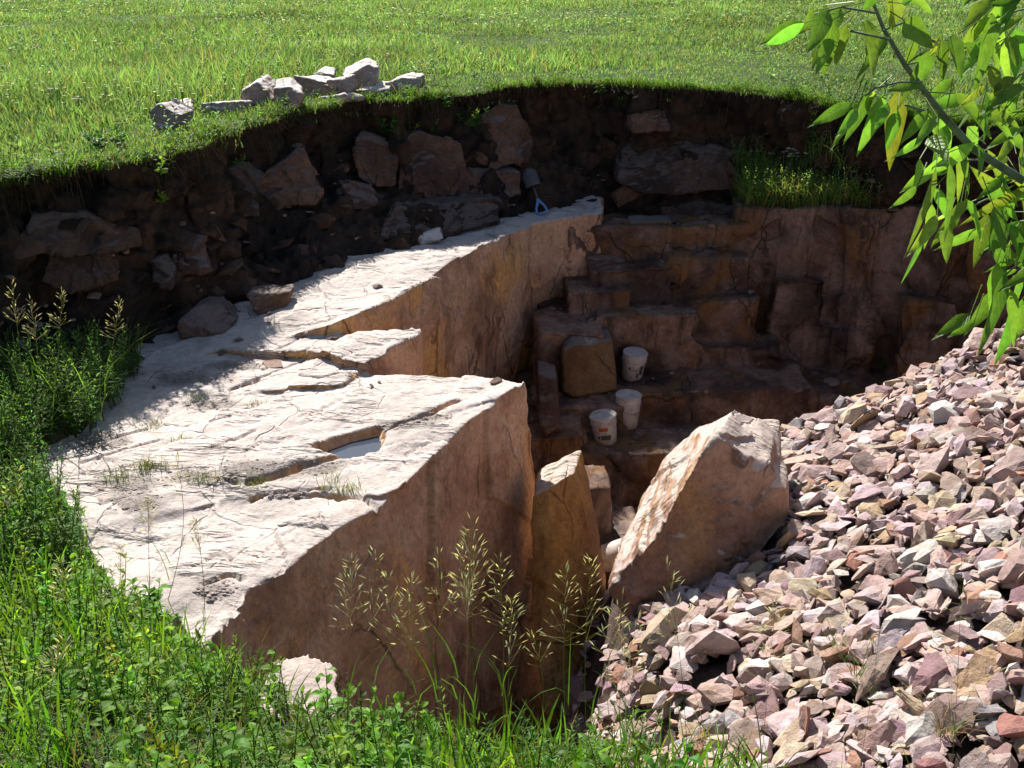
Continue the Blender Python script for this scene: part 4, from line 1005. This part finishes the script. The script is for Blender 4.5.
for k, (a, b_, h_, nst, Ls, colr, lab) in enumerate([
    (388, 138, .30, 12, .09, (.07, .16, .03), 'pink-flowered weed on the bank above the square brown block'), (418, 142, .26, 8, .08, (.13, .24, .04), 'light green weed above the wide brown block'),
    (468, 130, .26, 8, .09, (.10, .22, .035), 'leafy weed hanging left of the tall pale-topped block'), (148, 178, .34, 8, .08, (.15, .26, .04), 'yellow-green weed hanging over the left end of the bank'),
    (236, 172, .14, 4, .07, (.15, .26, .04), 'small bright sprout on the dark soil, left of the tilted slab'), (163, 204, .12, 4, .07, (.20, .28, .04), 'tiny yellowish sprout low on the left soil bank'),
    (620, 106, .34, 14, .09, (.09, .20, .035), 'bushy weed drooping over the middle of the far rim'), (601, 96, .25, 8, .08, (.08, .18, .03), 'dark weed on the far rim, left of the bushy weed'),
    (440, 112, .25, 10, .08, (.08, .18, .03), 'tuft of leaves just right of the row of stones'), (100, 150, .22, 10, .10, (.06, .15, .03), 'dark leafy weed on the turf near the left edge')]):
    herb_thing('weed', on(a, b_), lab, 'weed', nst, h_, 12, Ls, Ls*.42, colr, 620+k, 'weeds on the pit rim', spread=.08, lean=.6, flowers=6 if k == 0 else 0, fcol=(.55, .34, .36), fs_=.03)
herb_thing('wildflower', on(322, 700), 'white-flowered weed above the pale stone in the foreground', 'flower', 8, .20, 12, .05, .014, (.10, .20, .05), 641, spread=.05, flowers=26, fs_=.011, fcol=(.78, .78, .74))
herb_thing('weed', on(884, 372), 'little green weed on the crest of the rubble heap', 'weed', 9, .22, 14, .06, .012, (.06, .15, .03), 642, spread=.07)
def tuft(name, P0, label, n, h, colr, seed, group, spread=.05, w=.004, cat='grass tuft'):
    r_ = np.random.default_rng(seed); P = np.column_stack([r_.normal(0, spread, n), r_.normal(0, spread*.6, n), np.zeros(n)-.005])
    b_ = blade_mesh(P, h*r_.uniform(.5, 1.2, n), np.full(n, w), r_.uniform(0, 6.28, n), r_.uniform(.3, 1.2, n), tint(n, colr, r_, .25, .1), 3)
    o = parts_mesh(name, [b_], M['grass']); o.location = tuple(P0); tag(o, label, cat, group, 'thing'); return o
for k, (a, b_, n_, h_, lab) in enumerate([(198, 398, 60, .08, 'grass tuft in the middle of the ledge beside the silt hollow'), (152, 428, 40, .12, 'grass tuft in a crack at the left of the ledge'),
    (148, 468, 110, .10, 'wide grass tuft low on the left of the ledge'), (120, 478, 60, .10, 'grass tuft at the far left foot of the ledge'), (204, 480, 60, .09, 'rounded grass tuft right of the wide low tuft'),
    (252, 486, 70, .12, 'grass tuft left of the puddle, in the dark crack'), (345, 490, 70, .09, 'grass tuft just below the puddle'), (258, 405, 30, .06, 'thin sprigs of grass in the upper middle of the ledge'),
    (330, 480, 24, .12, 'few upright blades between the puddle and the crack below'), (176, 440, 40, .07, 'small tuft between the left crack and the silt')]):
    tuft('grass_tuft', on(a, b_), lab, n_, h_, (.16, .22, .05), 660+k, 'grass tufts rooted on the ledge', spread=.06)
for k, (a, b_, lab) in enumerate([(838, 660, 'green grass sprig among the stones right of the leafy stalk'), (858, 690, 'short bright sprig low in the middle of the rubble heap'), (700, 745, 'pale dry tuft at the foot of the rubble heap'), (950, 740, 'dry wisp of grass in the lower right rubble')]):
    h_ = atz(a, b_, -1.6); zz_ = float(rub_z(np.array([h_[0]]), np.array([h_[1]]))[0])
    for _ in range(6): h_ = atz(a, b_, zz_); zz_ = float(rub_z(np.array([h_[0]]), np.array([h_[1]]))[0])
    tuft('grass_tuft', h_, lab, 36, .22, (.14, .24, .05) if k < 2 else (.36, .33, .2), 680+k, 'sprigs growing in the rubble', spread=.025)

# --- brome stalks with seed heads rising in front of the cliff
def seed_grass(base_p, top_p, label, seed, group, head=.30, dens=30, dry=0, w=.0013, spk=.026):
    r_ = np.random.default_rng(seed); b0 = np.array(base_p); tp = np.array(top_p)-b0
    root = empty('seed_grass', tuple(b0)); tag(root, label, 'grass stalk', group, 'thing')
    bend = np.array([r_.normal(0, .03), r_.normal(0, .03), 0]); U = np.linspace(0, 1, 9)
    pts = np.array([tp*u_ + bend*math.sin(math.pi*u_) for u_ in U])
    gc = np.array((.14, .22, .05))*(1-dry) + np.array(STRAW)*dry
    rr_ = w*(1-.6*U)
    parts_mesh('stem', [tubes(pts[:-1], pts[1:], rr_[:-1], rr_[1:], np.tile(gc, (8, 1)))], M['leaf'], root)
    L = np.linalg.norm(tp); u_ = 1-head*r_.uniform(0, 1, dens)**.9; a = r_.uniform(0, 6.28, dens); rad = L*head*.20*(1-u_)/head + .007
    A = np.array([tp*k + bend*math.sin(math.pi*k) for k in u_]); B = A + np.stack([np.cos(a)*rad, np.sin(a)*rad, r_.uniform(.2, .9, dens)*(rad+.012)], 1)
    D = B-A; D /= np.linalg.norm(D, axis=1)[:, None]; D = D + np.array([0, 0, .15]); D /= np.linalg.norm(D, axis=1)[:, None]
    hc_ = np.array((.44, .43, .22))*(1-dry) + np.array((.66, .60, .42))*dry
    sp_ = leaf_mesh(B, D, np.full(dens, spk)*r_.uniform(.7, 1.3, dens), np.full(dens, spk*.18), tint(dens, hc_, r_, .2), .05, .5)
    parts_mesh('seed_head', [tubes(A, B, np.full(dens, w*.35), np.full(dens, w*.3), np.tile(hc_*.8, (dens, 1))), sp_], M['leaf'], root)
    nb = 3; ub = r_.uniform(.05, .4, nb); Pb = np.array([tp*k for k in ub])
    parts_mesh('leaf', [blade_mesh(Pb, np.full(nb, L*.35), np.full(nb, .005), r_.uniform(0, 6.28, nb), r_.uniform(.4, 1., nb), np.tile((.10, .22, .03), (nb, 1)), 4)], M['grass'], root)
    return root
stalks = [(352, 560, 345, 745, 'spreading stalk at the left of the seed heads before the cliff'), (388, 575, 385, 745, 'short narrow seed head, second from the left before the cliff'),
 (413, 578, 418, 750, 'dense narrow green seed head, third from the left before the cliff'), (438, 553, 436, 745, 'thin stalk just left of the tallest seed head'), (472, 520, 476, 750, 'tallest seed head in the middle of the cliff face'),
 (462, 548, 455, 750, 'pale spreading head close behind the tallest one on its left'), (500, 556, 503, 752, 'seed head just right of the tallest stalk'), (512, 600, 507, 750, 'lower green head right of the middle group'),
 (532, 632, 541, 752, 'small lone head against the lower cliff'), (566, 566, 570, 755, 'stalk in front of the upper orange block'), (590, 560, 592, 757, 'stalk at the right edge of the orange block'),
 (376, 552, 372, 745, 'faint stalk between the first two heads'), (622, 600, 628, 765, 'pale dry stalk rising from the dark crevice'), (638, 620, 634, 766, 'drooping green-gold stalk right of the pale dry one'),
 (667, 568, 690, 766, 'thin stalk in front of the boulder foot'), (776, 600, 765, 766, 'leafy pale stalk before the middle of the rubble'), (962, 545, 968, 766, 'thin straight stalk before the right of the rubble'),
 (880, 632, 842, 766, 'slanting green stalk in front of the rubble')]
for k, (a, b_, c_, d_, lab) in enumerate(stalks):
    yb = 2.75 if c_ < 600 else 2.45
    bp = aty(c_, d_, yb); bp[2] = max(bp[2]-.0, -1.02); bp = aty(c_, d_, yb) if bp[2] <= -1.02 else bp
    gz = drop(bp[0], bp[1], tr=NGT); bp = np.array([bp[0], bp[1], gz if gz > -1.6 else bp[2]-.25])
    seed_grass(bp, aty(a, b_, yb+.05), lab, 700+k, 'seed grass stalks in front of the pit', dens=[42, 22, 44, 22, 60, 48, 44, 34, 16, 34, 36, 24, 30, 34, 26, 44, 24, 30][k], dry=.75 if k in (5, 12, 15, 0) else .25, head=.34)
lst = [(148, 500, 150, 610, 'dry stalk in front of the left foot of the ledge'), (120, 545, 128, 640, 'short dry stalk left of the ledge foot'), (176, 455, 168, 600, 'tall thin stalk crossing the left part of the ledge'),
 (196, 520, 205, 640, 'leaning stalk over the lower ledge'), (60, 560, 66, 700, 'brown dock-like stalk among the weeds at left'), (66, 640, 74, 760, 'brown seed stalk in the bottom left weeds'), (12, 285, 22, 420, 'arching stalk at the upper left of the undergrowth'),
 (62, 292, 52, 420, 'seed stalk over the middle of the undergrowth'), (120, 300, 100, 420, 'nodding stalk at the right end of the undergrowth'), (30, 300, 36, 430, 'feathery stalk between the two upper left stalks'), (18, 470, 10, 600, 'pale stalk at the left edge below the undergrowth')]
for k, (a, b_, c_, d_, lab) in enumerate(lst):
    h_ = hit(c_, d_); y_ = min(h_[1], 6.4); bp = aty(c_, d_, y_); bp[2] = max(bp[2], drop(bp[0], bp[1]))
    seed_grass(bp, aty(a, b_, y_), lab, 740+k, 'seed grass stalks on the left', dens=34, dry=.6 if k in (0, 1, 4, 5, 9) else .2, w=.0022, spk=.03)

# ------------------------------------------------------------------ buckets on the shelves
def lathe(prof, n=40):
    a = np.arange(n)*2*math.pi/n; V = np.concatenate([np.stack([r_*np.cos(a), r_*np.sin(a), np.full(n, z_)], 1) for r_, z_ in prof])
    L = []; S = []
    for k in range(len(prof)-1):
        for i in range(n): j = (i+1) % n; L += [k*n+i, k*n+j, (k+1)*n+j, (k+1)*n+i]; S.append(4)
    L += list(range(n))[::-1]; S.append(n)
    if prof[-1][0] < .2: L += list(range((len(prof)-1)*n, len(prof)*n)); S.append(n)
    return V, np.array(L), np.array(S), None
def tube_path(pts, r_, n=6):
    pts = np.array(pts, float); V = []; t_ = np.gradient(pts, axis=0); t_ /= np.linalg.norm(t_, axis=1)[:, None]
    ref = np.array([0, 0, 1.]); ch = []
    for k in range(len(pts)):
        x_ = np.cross(t_[k], ref); x_ = np.cross(t_[k], [1, 0, 0]) if np.linalg.norm(x_) < .1 else x_; x_ /= np.linalg.norm(x_); y_ = np.cross(t_[k], x_)
        rk = r_ if np.isscalar(r_) else r_[k]
        for i in range(n): V.append(pts[k]+rk*(x_*math.cos(6.2832*i/n)+y_*math.sin(6.2832*i/n)))
    L = []; S = []
    for k in range(len(pts)-1):
        for i in range(n): j = (i+1) % n; L += [k*n+i, k*n+j, (k+1)*n+j, (k+1)*n+i]; S.append(4)
    L += list(range(n))[::-1]; S.append(n); L += list(range((len(pts)-1)*n, len(pts)*n)); S.append(n)
    return np.array(V), np.array(L), np.array(S), None
def bucket(loc, rot, label, marks, handle_dn, filled, h=.36, r0=.125, r1=.148):
    root = empty('bucket', tuple(loc)); root.rotation_euler = rot; tag(root, label, 'bucket', 'plastic buckets in the pit')
    w = .004; f = lambda z_: r0+(r1-r0)*z_/h
    parts_mesh('shell', [lathe([(r0-.006, 0), (r0, .006), (f(h*.5), h*.5), (f(h*.76), h*.76), (r1, h-.002), (r1-.003, h), (r1-w-.002, h-.003), (r0-w, .02)])], M['plastic'], root, True)
    for z_ in (h-.012, h*.80, h*.72):
        parts_mesh('rib', [lathe([(f(z_)-.002, z_-.006), (f(z_)+.007, z_-.004), (f(z_)+.007, z_+.004), (f(z_)-.002, z_+.006)])], M['plastic'], root, False)
    if filled:
        Vc, Lc, Sc, _ = lathe([(.001, h*.5), (f(h*.8)-.012, h*.80), (f(h*.8)-.03, h*.83), (.05, h*.86), (.005, h*.87)], 20); Vc[:, 2] += .012*noise3(Vc*40, 3)
        parts_mesh('contents', [(Vc, Lc, Sc, None)], M['plastic_dark'], root, False)
    a = np.linspace(0, math.pi, 15); hr = r1+.012; z0 = h*.78
    dz = -.10 if handle_dn else .10
    parts_mesh('handle', [tube_path([(hr*math.cos(t_), -abs(hr*math.sin(t_))*(1 if handle_dn else .55), z0+dz*math.sin(t_)*(1 if handle_dn else 1.5)) for t_ in a], .0028)], M['wire'], root, True)
    for (a0, a1, z0_, z1_, mt) in marks:           # printed patches follow the curve of the bucket
        na = 8; aa = np.linspace(a0, a1, na); V = []
        for z_ in (z0_, z1_):
            for t_ in aa: V.append(((f(z_)+.0025)*math.cos(t_), (f(z_)+.0025)*math.sin(t_), z_))
        L, S = grid_faces(2, na); mesh_obj('printed_patch', np.array(V), L, S, M[mt], root)
    return root
R_ = math.radians
def shelf(px, py):
    return on(px, py)
b1 = shelf(633, 382); bucket(b1+np.array([0, .16, -.005]), (R_(6), R_(5), 0), 'topmost white bucket, tilted, with dark blotches on its right side', [(-1.1, -.75, .10, .22, 'label_dark'), (-1.35, -1.15, .06, .12, 'label_dark'), (-2.1, -1.95, .16, .2, 'label_dark')], True, False, h=.35)
b2 = shelf(628, 430); bucket(b2+np.array([0, .14, -.005]), (R_(2), 0, R_(25)), 'tallest cream bucket standing right of the labelled bucket', [], True, True, h=.40)
b3 = shelf(607, 446); bucket(b3+np.array([0, .14, -.005]), (R_(5), R_(-7), R_(-20)), 'lowest bucket on the shelf with a red and dark printed label', [(-1.75, -1.0, .19, .235, 'label_red'), (-1.6, -.8, .08, .14, 'label_dark'), (-1.9, -1.7, .09, .13, 'label_dark')], False, True, h=.34)
b4 = shelf(604, 568); bucket(b4+np.array([.0, -.05, .13]), (R_(62), 0, R_(68)), 'greyish bucket fallen over in the dark beside the boulder', [], True, False, h=.34)

# ------------------------------------------------------------------ shovel leaning blade up on the soil bank
h0 = hit(542, 212); h1 = hit(527, 168)
root = empty('shovel', tuple(h0)); tag(root, 'old shovel with a blue grip leaning upside down on the soil bank', 'shovel')
axis = (h1-h0) + np.array([0, -.12, .02]); axis /= np.linalg.norm(axis); side = np.cross(axis, [0, 1, 0]); side /= np.linalg.norm(side); nm = np.cross(side, axis)
o0 = np.array([0, -.16, .02]); Lr = .70
pt = lambda a, s_=0, n_=0: o0 + axis*a + side*s_ + nm*n_
g = parts_mesh('grip', [tube_path([pt(0, -.075), pt(0, .075)], .018), tube_path([pt(0, -.07), pt(.09, -.055), pt(.17, -.012), pt(.21, 0)], [.017, .017, .02, .022]), tube_path([pt(0, .07), pt(.09, .055), pt(.17, .012), pt(.21, 0)], [.017, .017, .02, .022])], M['grip'], root, True)
parts_mesh('shaft', [tube_path([pt(.2), pt(.42)], .016, 8)], M['shaft'], root, True)
na, nb_ = 9, 11; V = []
for i in range(na):
    t_ = i/(na-1); wd_ = .10*(1-.0*t_)*(1 if t_ < .65 else math.sqrt(max(.02, 1-((t_-.65)/.36)**2)))
    for j in range(nb_):
        s_ = -1+2*j/(nb_-1); V.append(pt(.40+.27*t_, s_*wd_, -.03*(1-s_*s_)+.01*t_))
L, S = grid_faces(na, nb_); bl = mesh_obj('blade', np.array(V), L, S, M['tool'], root, True); md = bl.modifiers.new('s', 'SOLIDIFY'); md.thickness = .004

# ------------------------------------------------------------------ box elder branch coming in from the right
tree = empty('box_elder', (3.15, 2.35, -.9)); tag(tree, 'leafy box elder branch hanging in at the upper right corner', 'tree')
to = np.array([3.15, 2.35, -.9])
def yb(px): return 2.15 + .12*math.sin(px*.02)
mainl = [(866, -40, 2.1), (872, 0, 2.1), (884, 30, 2.12), (905, 65, 2.15), (925, 92, 2.16), (945, 118, 2.18), (972, 148, 2.2), (1022, 180, 2.22), (1090, 212, 2.25)]
mp = [aty(*p_) for p_ in mainl] + [np.array([1.95, 2.3, 1.62]), np.array([2.5, 2.35, 1.45]), np.array([3.0, 2.36, 1.15])]
parts_mesh('trunk', [tube_path([np.array(p_)-to for p_ in [(3.15, 2.35, -1.3), (3.12, 2.36, -.4), (3.05, 2.35, .5), (3.02, 2.36, 1.2), (3.1, 2.4, 2.2), (3.2, 2.5, 3.2), (3.15, 2.6, 4.4)]], [.10, .085, .08, .07, .055, .04, .015], 12)], M['bark'], tree, True)
parts_mesh('branch', [tube_path([p_-to for p_ in mp], [.002, .003, .004, .0052, .0062, .0070, .0078, .009, .011, .015, .022, .035], 10)], M['bark'], tree, True)
zl = lambda a, b_: (684+a/3, b_/3)
zl2 = lambda a, b_: (684+a/3, 256+b_/3)
lv = [((355, 65), (215, 130), 44), ((425, 15), (385, 195), 70), ((470, 25), (400, 140), 50), ((485, 90), (430, 250), 58), ((440, 110), (395, 215), 40), ((620, -60), (625, 82), 100), ((548, 60), (570, 212), 52),
 ((620, 100), (512, 230), 34), ((660, 60), (748, 132), 62), ((728, 150), (712, 243), 58), ((770, 120), (778, 235), 40), ((765, 115), (740, 165), 40), ((800, 108), (835, 225), 52), ((842, 130), (925, 215), 46), ((925, 125), (940, 235), 50), ((970, 110), (1002, 195), 46), ((1015, 50), (880, 125), 26),
 ((505, 310), (372, 368), 42), ((560, 265), (478, 420), 46), ((540, 300), (438, 440), 30), ((600, 280), (520, 452), 54), ((640, 270), (620, 490), 66), ((610, 310), (572, 390), 34), ((735, 330), (648, 425), 38), ((760, 350), (690, 432), 34), ((768, 350), (800, 440), 48),
 ((812, 280), (925, 400), 52), ((680, 300), (700, 370), 30), ((872, 428), (690, 522), 60), ((755, 500), (665, 748), 66), ((797, 490), (785, 705), 46), ((700, 560), (615, 615), 36), ((880, 432), (885, 520), 62), ((850, 600), (760, 692), 36), ((905, 565), (1005, 650), 50), ((910, 640), (872, 790), 56),
 ((930, 620), (965, 745), 52), ((1030, 560), (820, 662), 40), ((1030, 250), (880, 335), 48), ((1040, 310), (905, 372), 44), ((960, 395), (1050, 460), 50), ((1020, 380), (900, 440), 40), ((900, 330), (1010, 360), 44), ((850, 380), (880, 430), 50), ((1000, 20), (885, 55), 26), ((1010, 0), (900, 10), 30),
 ((670, -20), (745, 30), 34), ((580, -30), (535, 30), 36), ((655, 10), (690, -10), 20), ((560, 270), (545, 330), 34), ((990, 600), (930, 700), 44), ((360, 70), (230, 128), 50), ((430, 30), (370, 150), 56), ((445, 60), (420, 215), 52), ((480, 70), (455, 190), 44), ((400, 30), (340, 100), 40), ((560, 110), (545, 190), 40), ((690, 120), (660, 200), 40), ((520, 330), (455, 400), 36), ((640, 330), (610, 440), 44), ((1000, 520), (900, 540), 34), ((970, 470), (900, 500), 36)]
lv2 = [((860, 175), (745, 240), 44), ((950, 95), (842, 225), 58), ((965, 50), (885, 278), 62), ((1005, 55), (965, 205), 56), ((1015, 130), (935, 310), 60), ((1030, 140), (985, 260), 50), ((1000, 10), (900, 40), 26), ((1000, 40), (930, 60), 20), ((870, 200), (790, 235), 36)]
A = []; B = []; Wd = []
for a, b_, w_ in lv: A.append(zl(*a)); B.append(zl(*b_)); Wd.append(w_/3)
for a, b_, w_ in lv2: A.append(zl2(*a)); B.append(zl2(*b_)); Wd.append(w_/3)
r_ = np.random.default_rng(31)
for _ in range(150):                                              # the crown beyond the right edge
    px0 = 1024 + r_.uniform(-40, 260); py0 = r_.uniform(-80, 300); an = r_.normal(1.9, .6); ln = r_.uniform(45, 80)
    A.append((px0, py0)); B.append((px0+ln*math.cos(an), py0+ln*math.sin(an))); Wd.append(r_.uniform(14, 22))
for _ in range(44):
    px0 = r_.uniform(915, 1030); py0 = r_.uniform(60, 240); an = r_.normal(2.0, .7); ln = r_.uniform(28, 50)
    A.append((px0, py0)); B.append((px0+ln*math.cos(an), py0+ln*math.sin(an))); Wd.append(r_.uniform(10, 17))
nl = len(A); ya = np.array([yb(a[0])+r_.normal(0, .07) for a in A]); ybb = ya + r_.normal(-.0, .05, nl)
PA = np.array([aty(a[0], a[1], y_) for a, y_ in zip(A, ya)]); PB = np.array([aty(a[0], a[1], y_) for a, y_ in zip(B, ybb)])
wl = np.array(Wd)*2.25/F*1.0
D = PB-PA; LL = np.linalg.norm(D, axis=1); D /= LL[:, None]
upv = np.tile([.1, -1., .35], (nl, 1)) + r_.normal(0, .22, (nl, 3))
PB_ = PA - to
st = (0, .07, .16, .28, .42, .56, .70, .82, .92, 1); prof = (.06, .40, .78, 1, .93, .82, .60, .36, .15, 0)
cl_ = tint(nl, (.16, .30, .055), r_, .32, .06)
lm = leaf_mesh(PB_, D, LL, wl*.88, cl_, droop=.10, fold=.45, st=st, prof=prof, up=upv, seed=5)
V = lm[0].reshape(nl, -1, 3)
wob_ = np.sin(np.array(st)*9)[None, :, None]*(wl*.10)[:, None, None]; V[:, 1::3] += wob_*np.array([0, -.6, .5]); V[:, 2::3] -= wob_*np.array([0, -.6, .5])
ms_ = np.array(mp[:9]); pet = []
for k in range(nl):                                                # petioles towards the nearest twig
    j = np.argmin(np.linalg.norm(ms_-PA[k], axis=1)); q_ = ms_[j]; v_ = q_-PA[k]; dist_ = np.linalg.norm(v_)
    if PA[k][0] > 1.25: continue
    pet.append(tubes(np.array([PA[k]-to]), np.array([PA[k]+v_*min(1, .07/max(dist_, .01))-to]), np.array([.0011]), np.array([.0016]), np.array([(.22, .28, .10)])))
tw = [[(876, 13), (858, 10), (840, 7), (815, 14)], [(905, 66), (892, 40), (850, 31)], [(922, 82), (900, 82), (876, 88), (865, 96)], [(948, 122), (930, 112), (905, 105)], [(884, 30), (905, 22), (930, 40), (965, 48), (1000, 38)],
      [(990, 160), (965, 160), (938, 166)], [(1050, 190), (1010, 195), (985, 200), (955, 215)], [(1060, 60), (1020, 75), (985, 110)], [(1060, 250), (1020, 262), (1000, 280)], [(1060, 5), (1020, 10), (990, 20)]]
for t_ in tw: parts_mesh('twig', [tube_path([aty(a, b_, yb(a))-to for a, b_ in t_], .0022, 5)], M['bark'], tree, True)
fo = parts_mesh('foliage', [(V.reshape(-1, 3), lm[1], lm[2], lm[3])] + pet, M['elder'], tree, True)
luv = np.zeros((len(fo.data.vertices), 3), np.float32); m_ = len(st)
one = np.zeros((3*m_, 3)); one[0::3, 0] = st; one[1::3, 0] = st; one[2::3, 0] = st; one[1::3, 1] = 1; one[2::3, 1] = 1
luv[:nl*3*m_] = np.tile(one, (nl, 1)); la = fo.data.attributes.new('luv', 'FLOAT_VECTOR', 'POINT'); la.data.foreach_set('vector', luv.ravel())
# grit on the ledge
ng_ = 1500; gp = []
for a, b_, rx, ry in sil:
    for _ in range(90):
        t_ = r_.uniform(0, 6.28); q_ = r_.uniform(0, 1.2)**.6; h_ = hit(a+rx*q_*math.cos(t_), b_+ry*q_*math.sin(t_))
        if h_ is not None and h_[2] > -1.8: gp.append(h_)
ch = []
for g_ in gp:
    V, L, S, _f = protos[r_.integers(0, 44)]; ch.append((V*r_.lognormal(math.log(.016), .4)+g_, L, S, np.array((.36, .30, .27))*r_.uniform(.6, 1.5)))
o = parts_mesh('grit', ch, M['stone']); tag(o, 'fine grit and stone chips lying in hollows of the ledge', 'grit', kind='stuff')
# chips and fallen stones along the foot of the soil bank and on the shelves
ch = []
for _ in range(900):
    a = r_.uniform(0, 1000); b_ = r_.uniform(150, 460); h_ = hit(a, b_)
    if h_ is None or h_[1] < 7.5 or h_[2] > -.5: continue
    dn_ = TR.ray_cast(Vector((h_[0], h_[1], h_[2]+.05)), Vector((0, 0, -1)))
    if dn_[0] is None or dn_[1].z < .55 or dn_[3] > .09 or (-1.75 < h_[2] < -1.2 and a < 560 and r_.uniform() < .85): continue
    V, L, S, _f = protos[r_.integers(0, 44)]; q_ = np.array(Matrix.Rotation(r_.uniform(0, 6.28), 3, 'Z') @ Matrix.Rotation(r_.normal(0, .4), 3, 'X'))
    ch.append((V@q_.T*r_.lognormal(math.log(.07), .5)+h_+np.array([0, -.02, .01]), L, S, np.array((.20, .135, .105))*r_.uniform(.5, 1.6)))
for _ in range(330):
    a = r_.uniform(0, 1000); b_ = r_.uniform(120, 330); h_ = hit(a, b_, BANK)
    if h_ is None or h_[2] > -.35 or r_.uniform() > .35+.8*(-h_[2]-.4): continue
    hh_ = hit(a, b_)
    if abs(hh_[1]-h_[1]) > .1: continue
    V, L, S, _f = protos[r_.integers(0, 44)]; q_ = np.array(Matrix.Rotation(r_.uniform(-.6, .6), 3, 'Z') @ Matrix.Rotation(r_.normal(0, .3), 3, 'Y') @ Matrix.Rotation(r_.normal(.3, .4), 3, 'X'))
    ch.append((V@q_.T*np.clip(r_.lognormal(math.log(.20), .5), .06, .55)+h_+np.array([0, .02, 0]), L, S, np.array((.085, .05, .036))*r_.uniform(.4, 1.5)))
o = parts_mesh('stone_chips', ch, M['stone']); tag(o, 'scattered broken chips in the soil bank and on the shaded shelves', 'stone chips', kind='stuff')
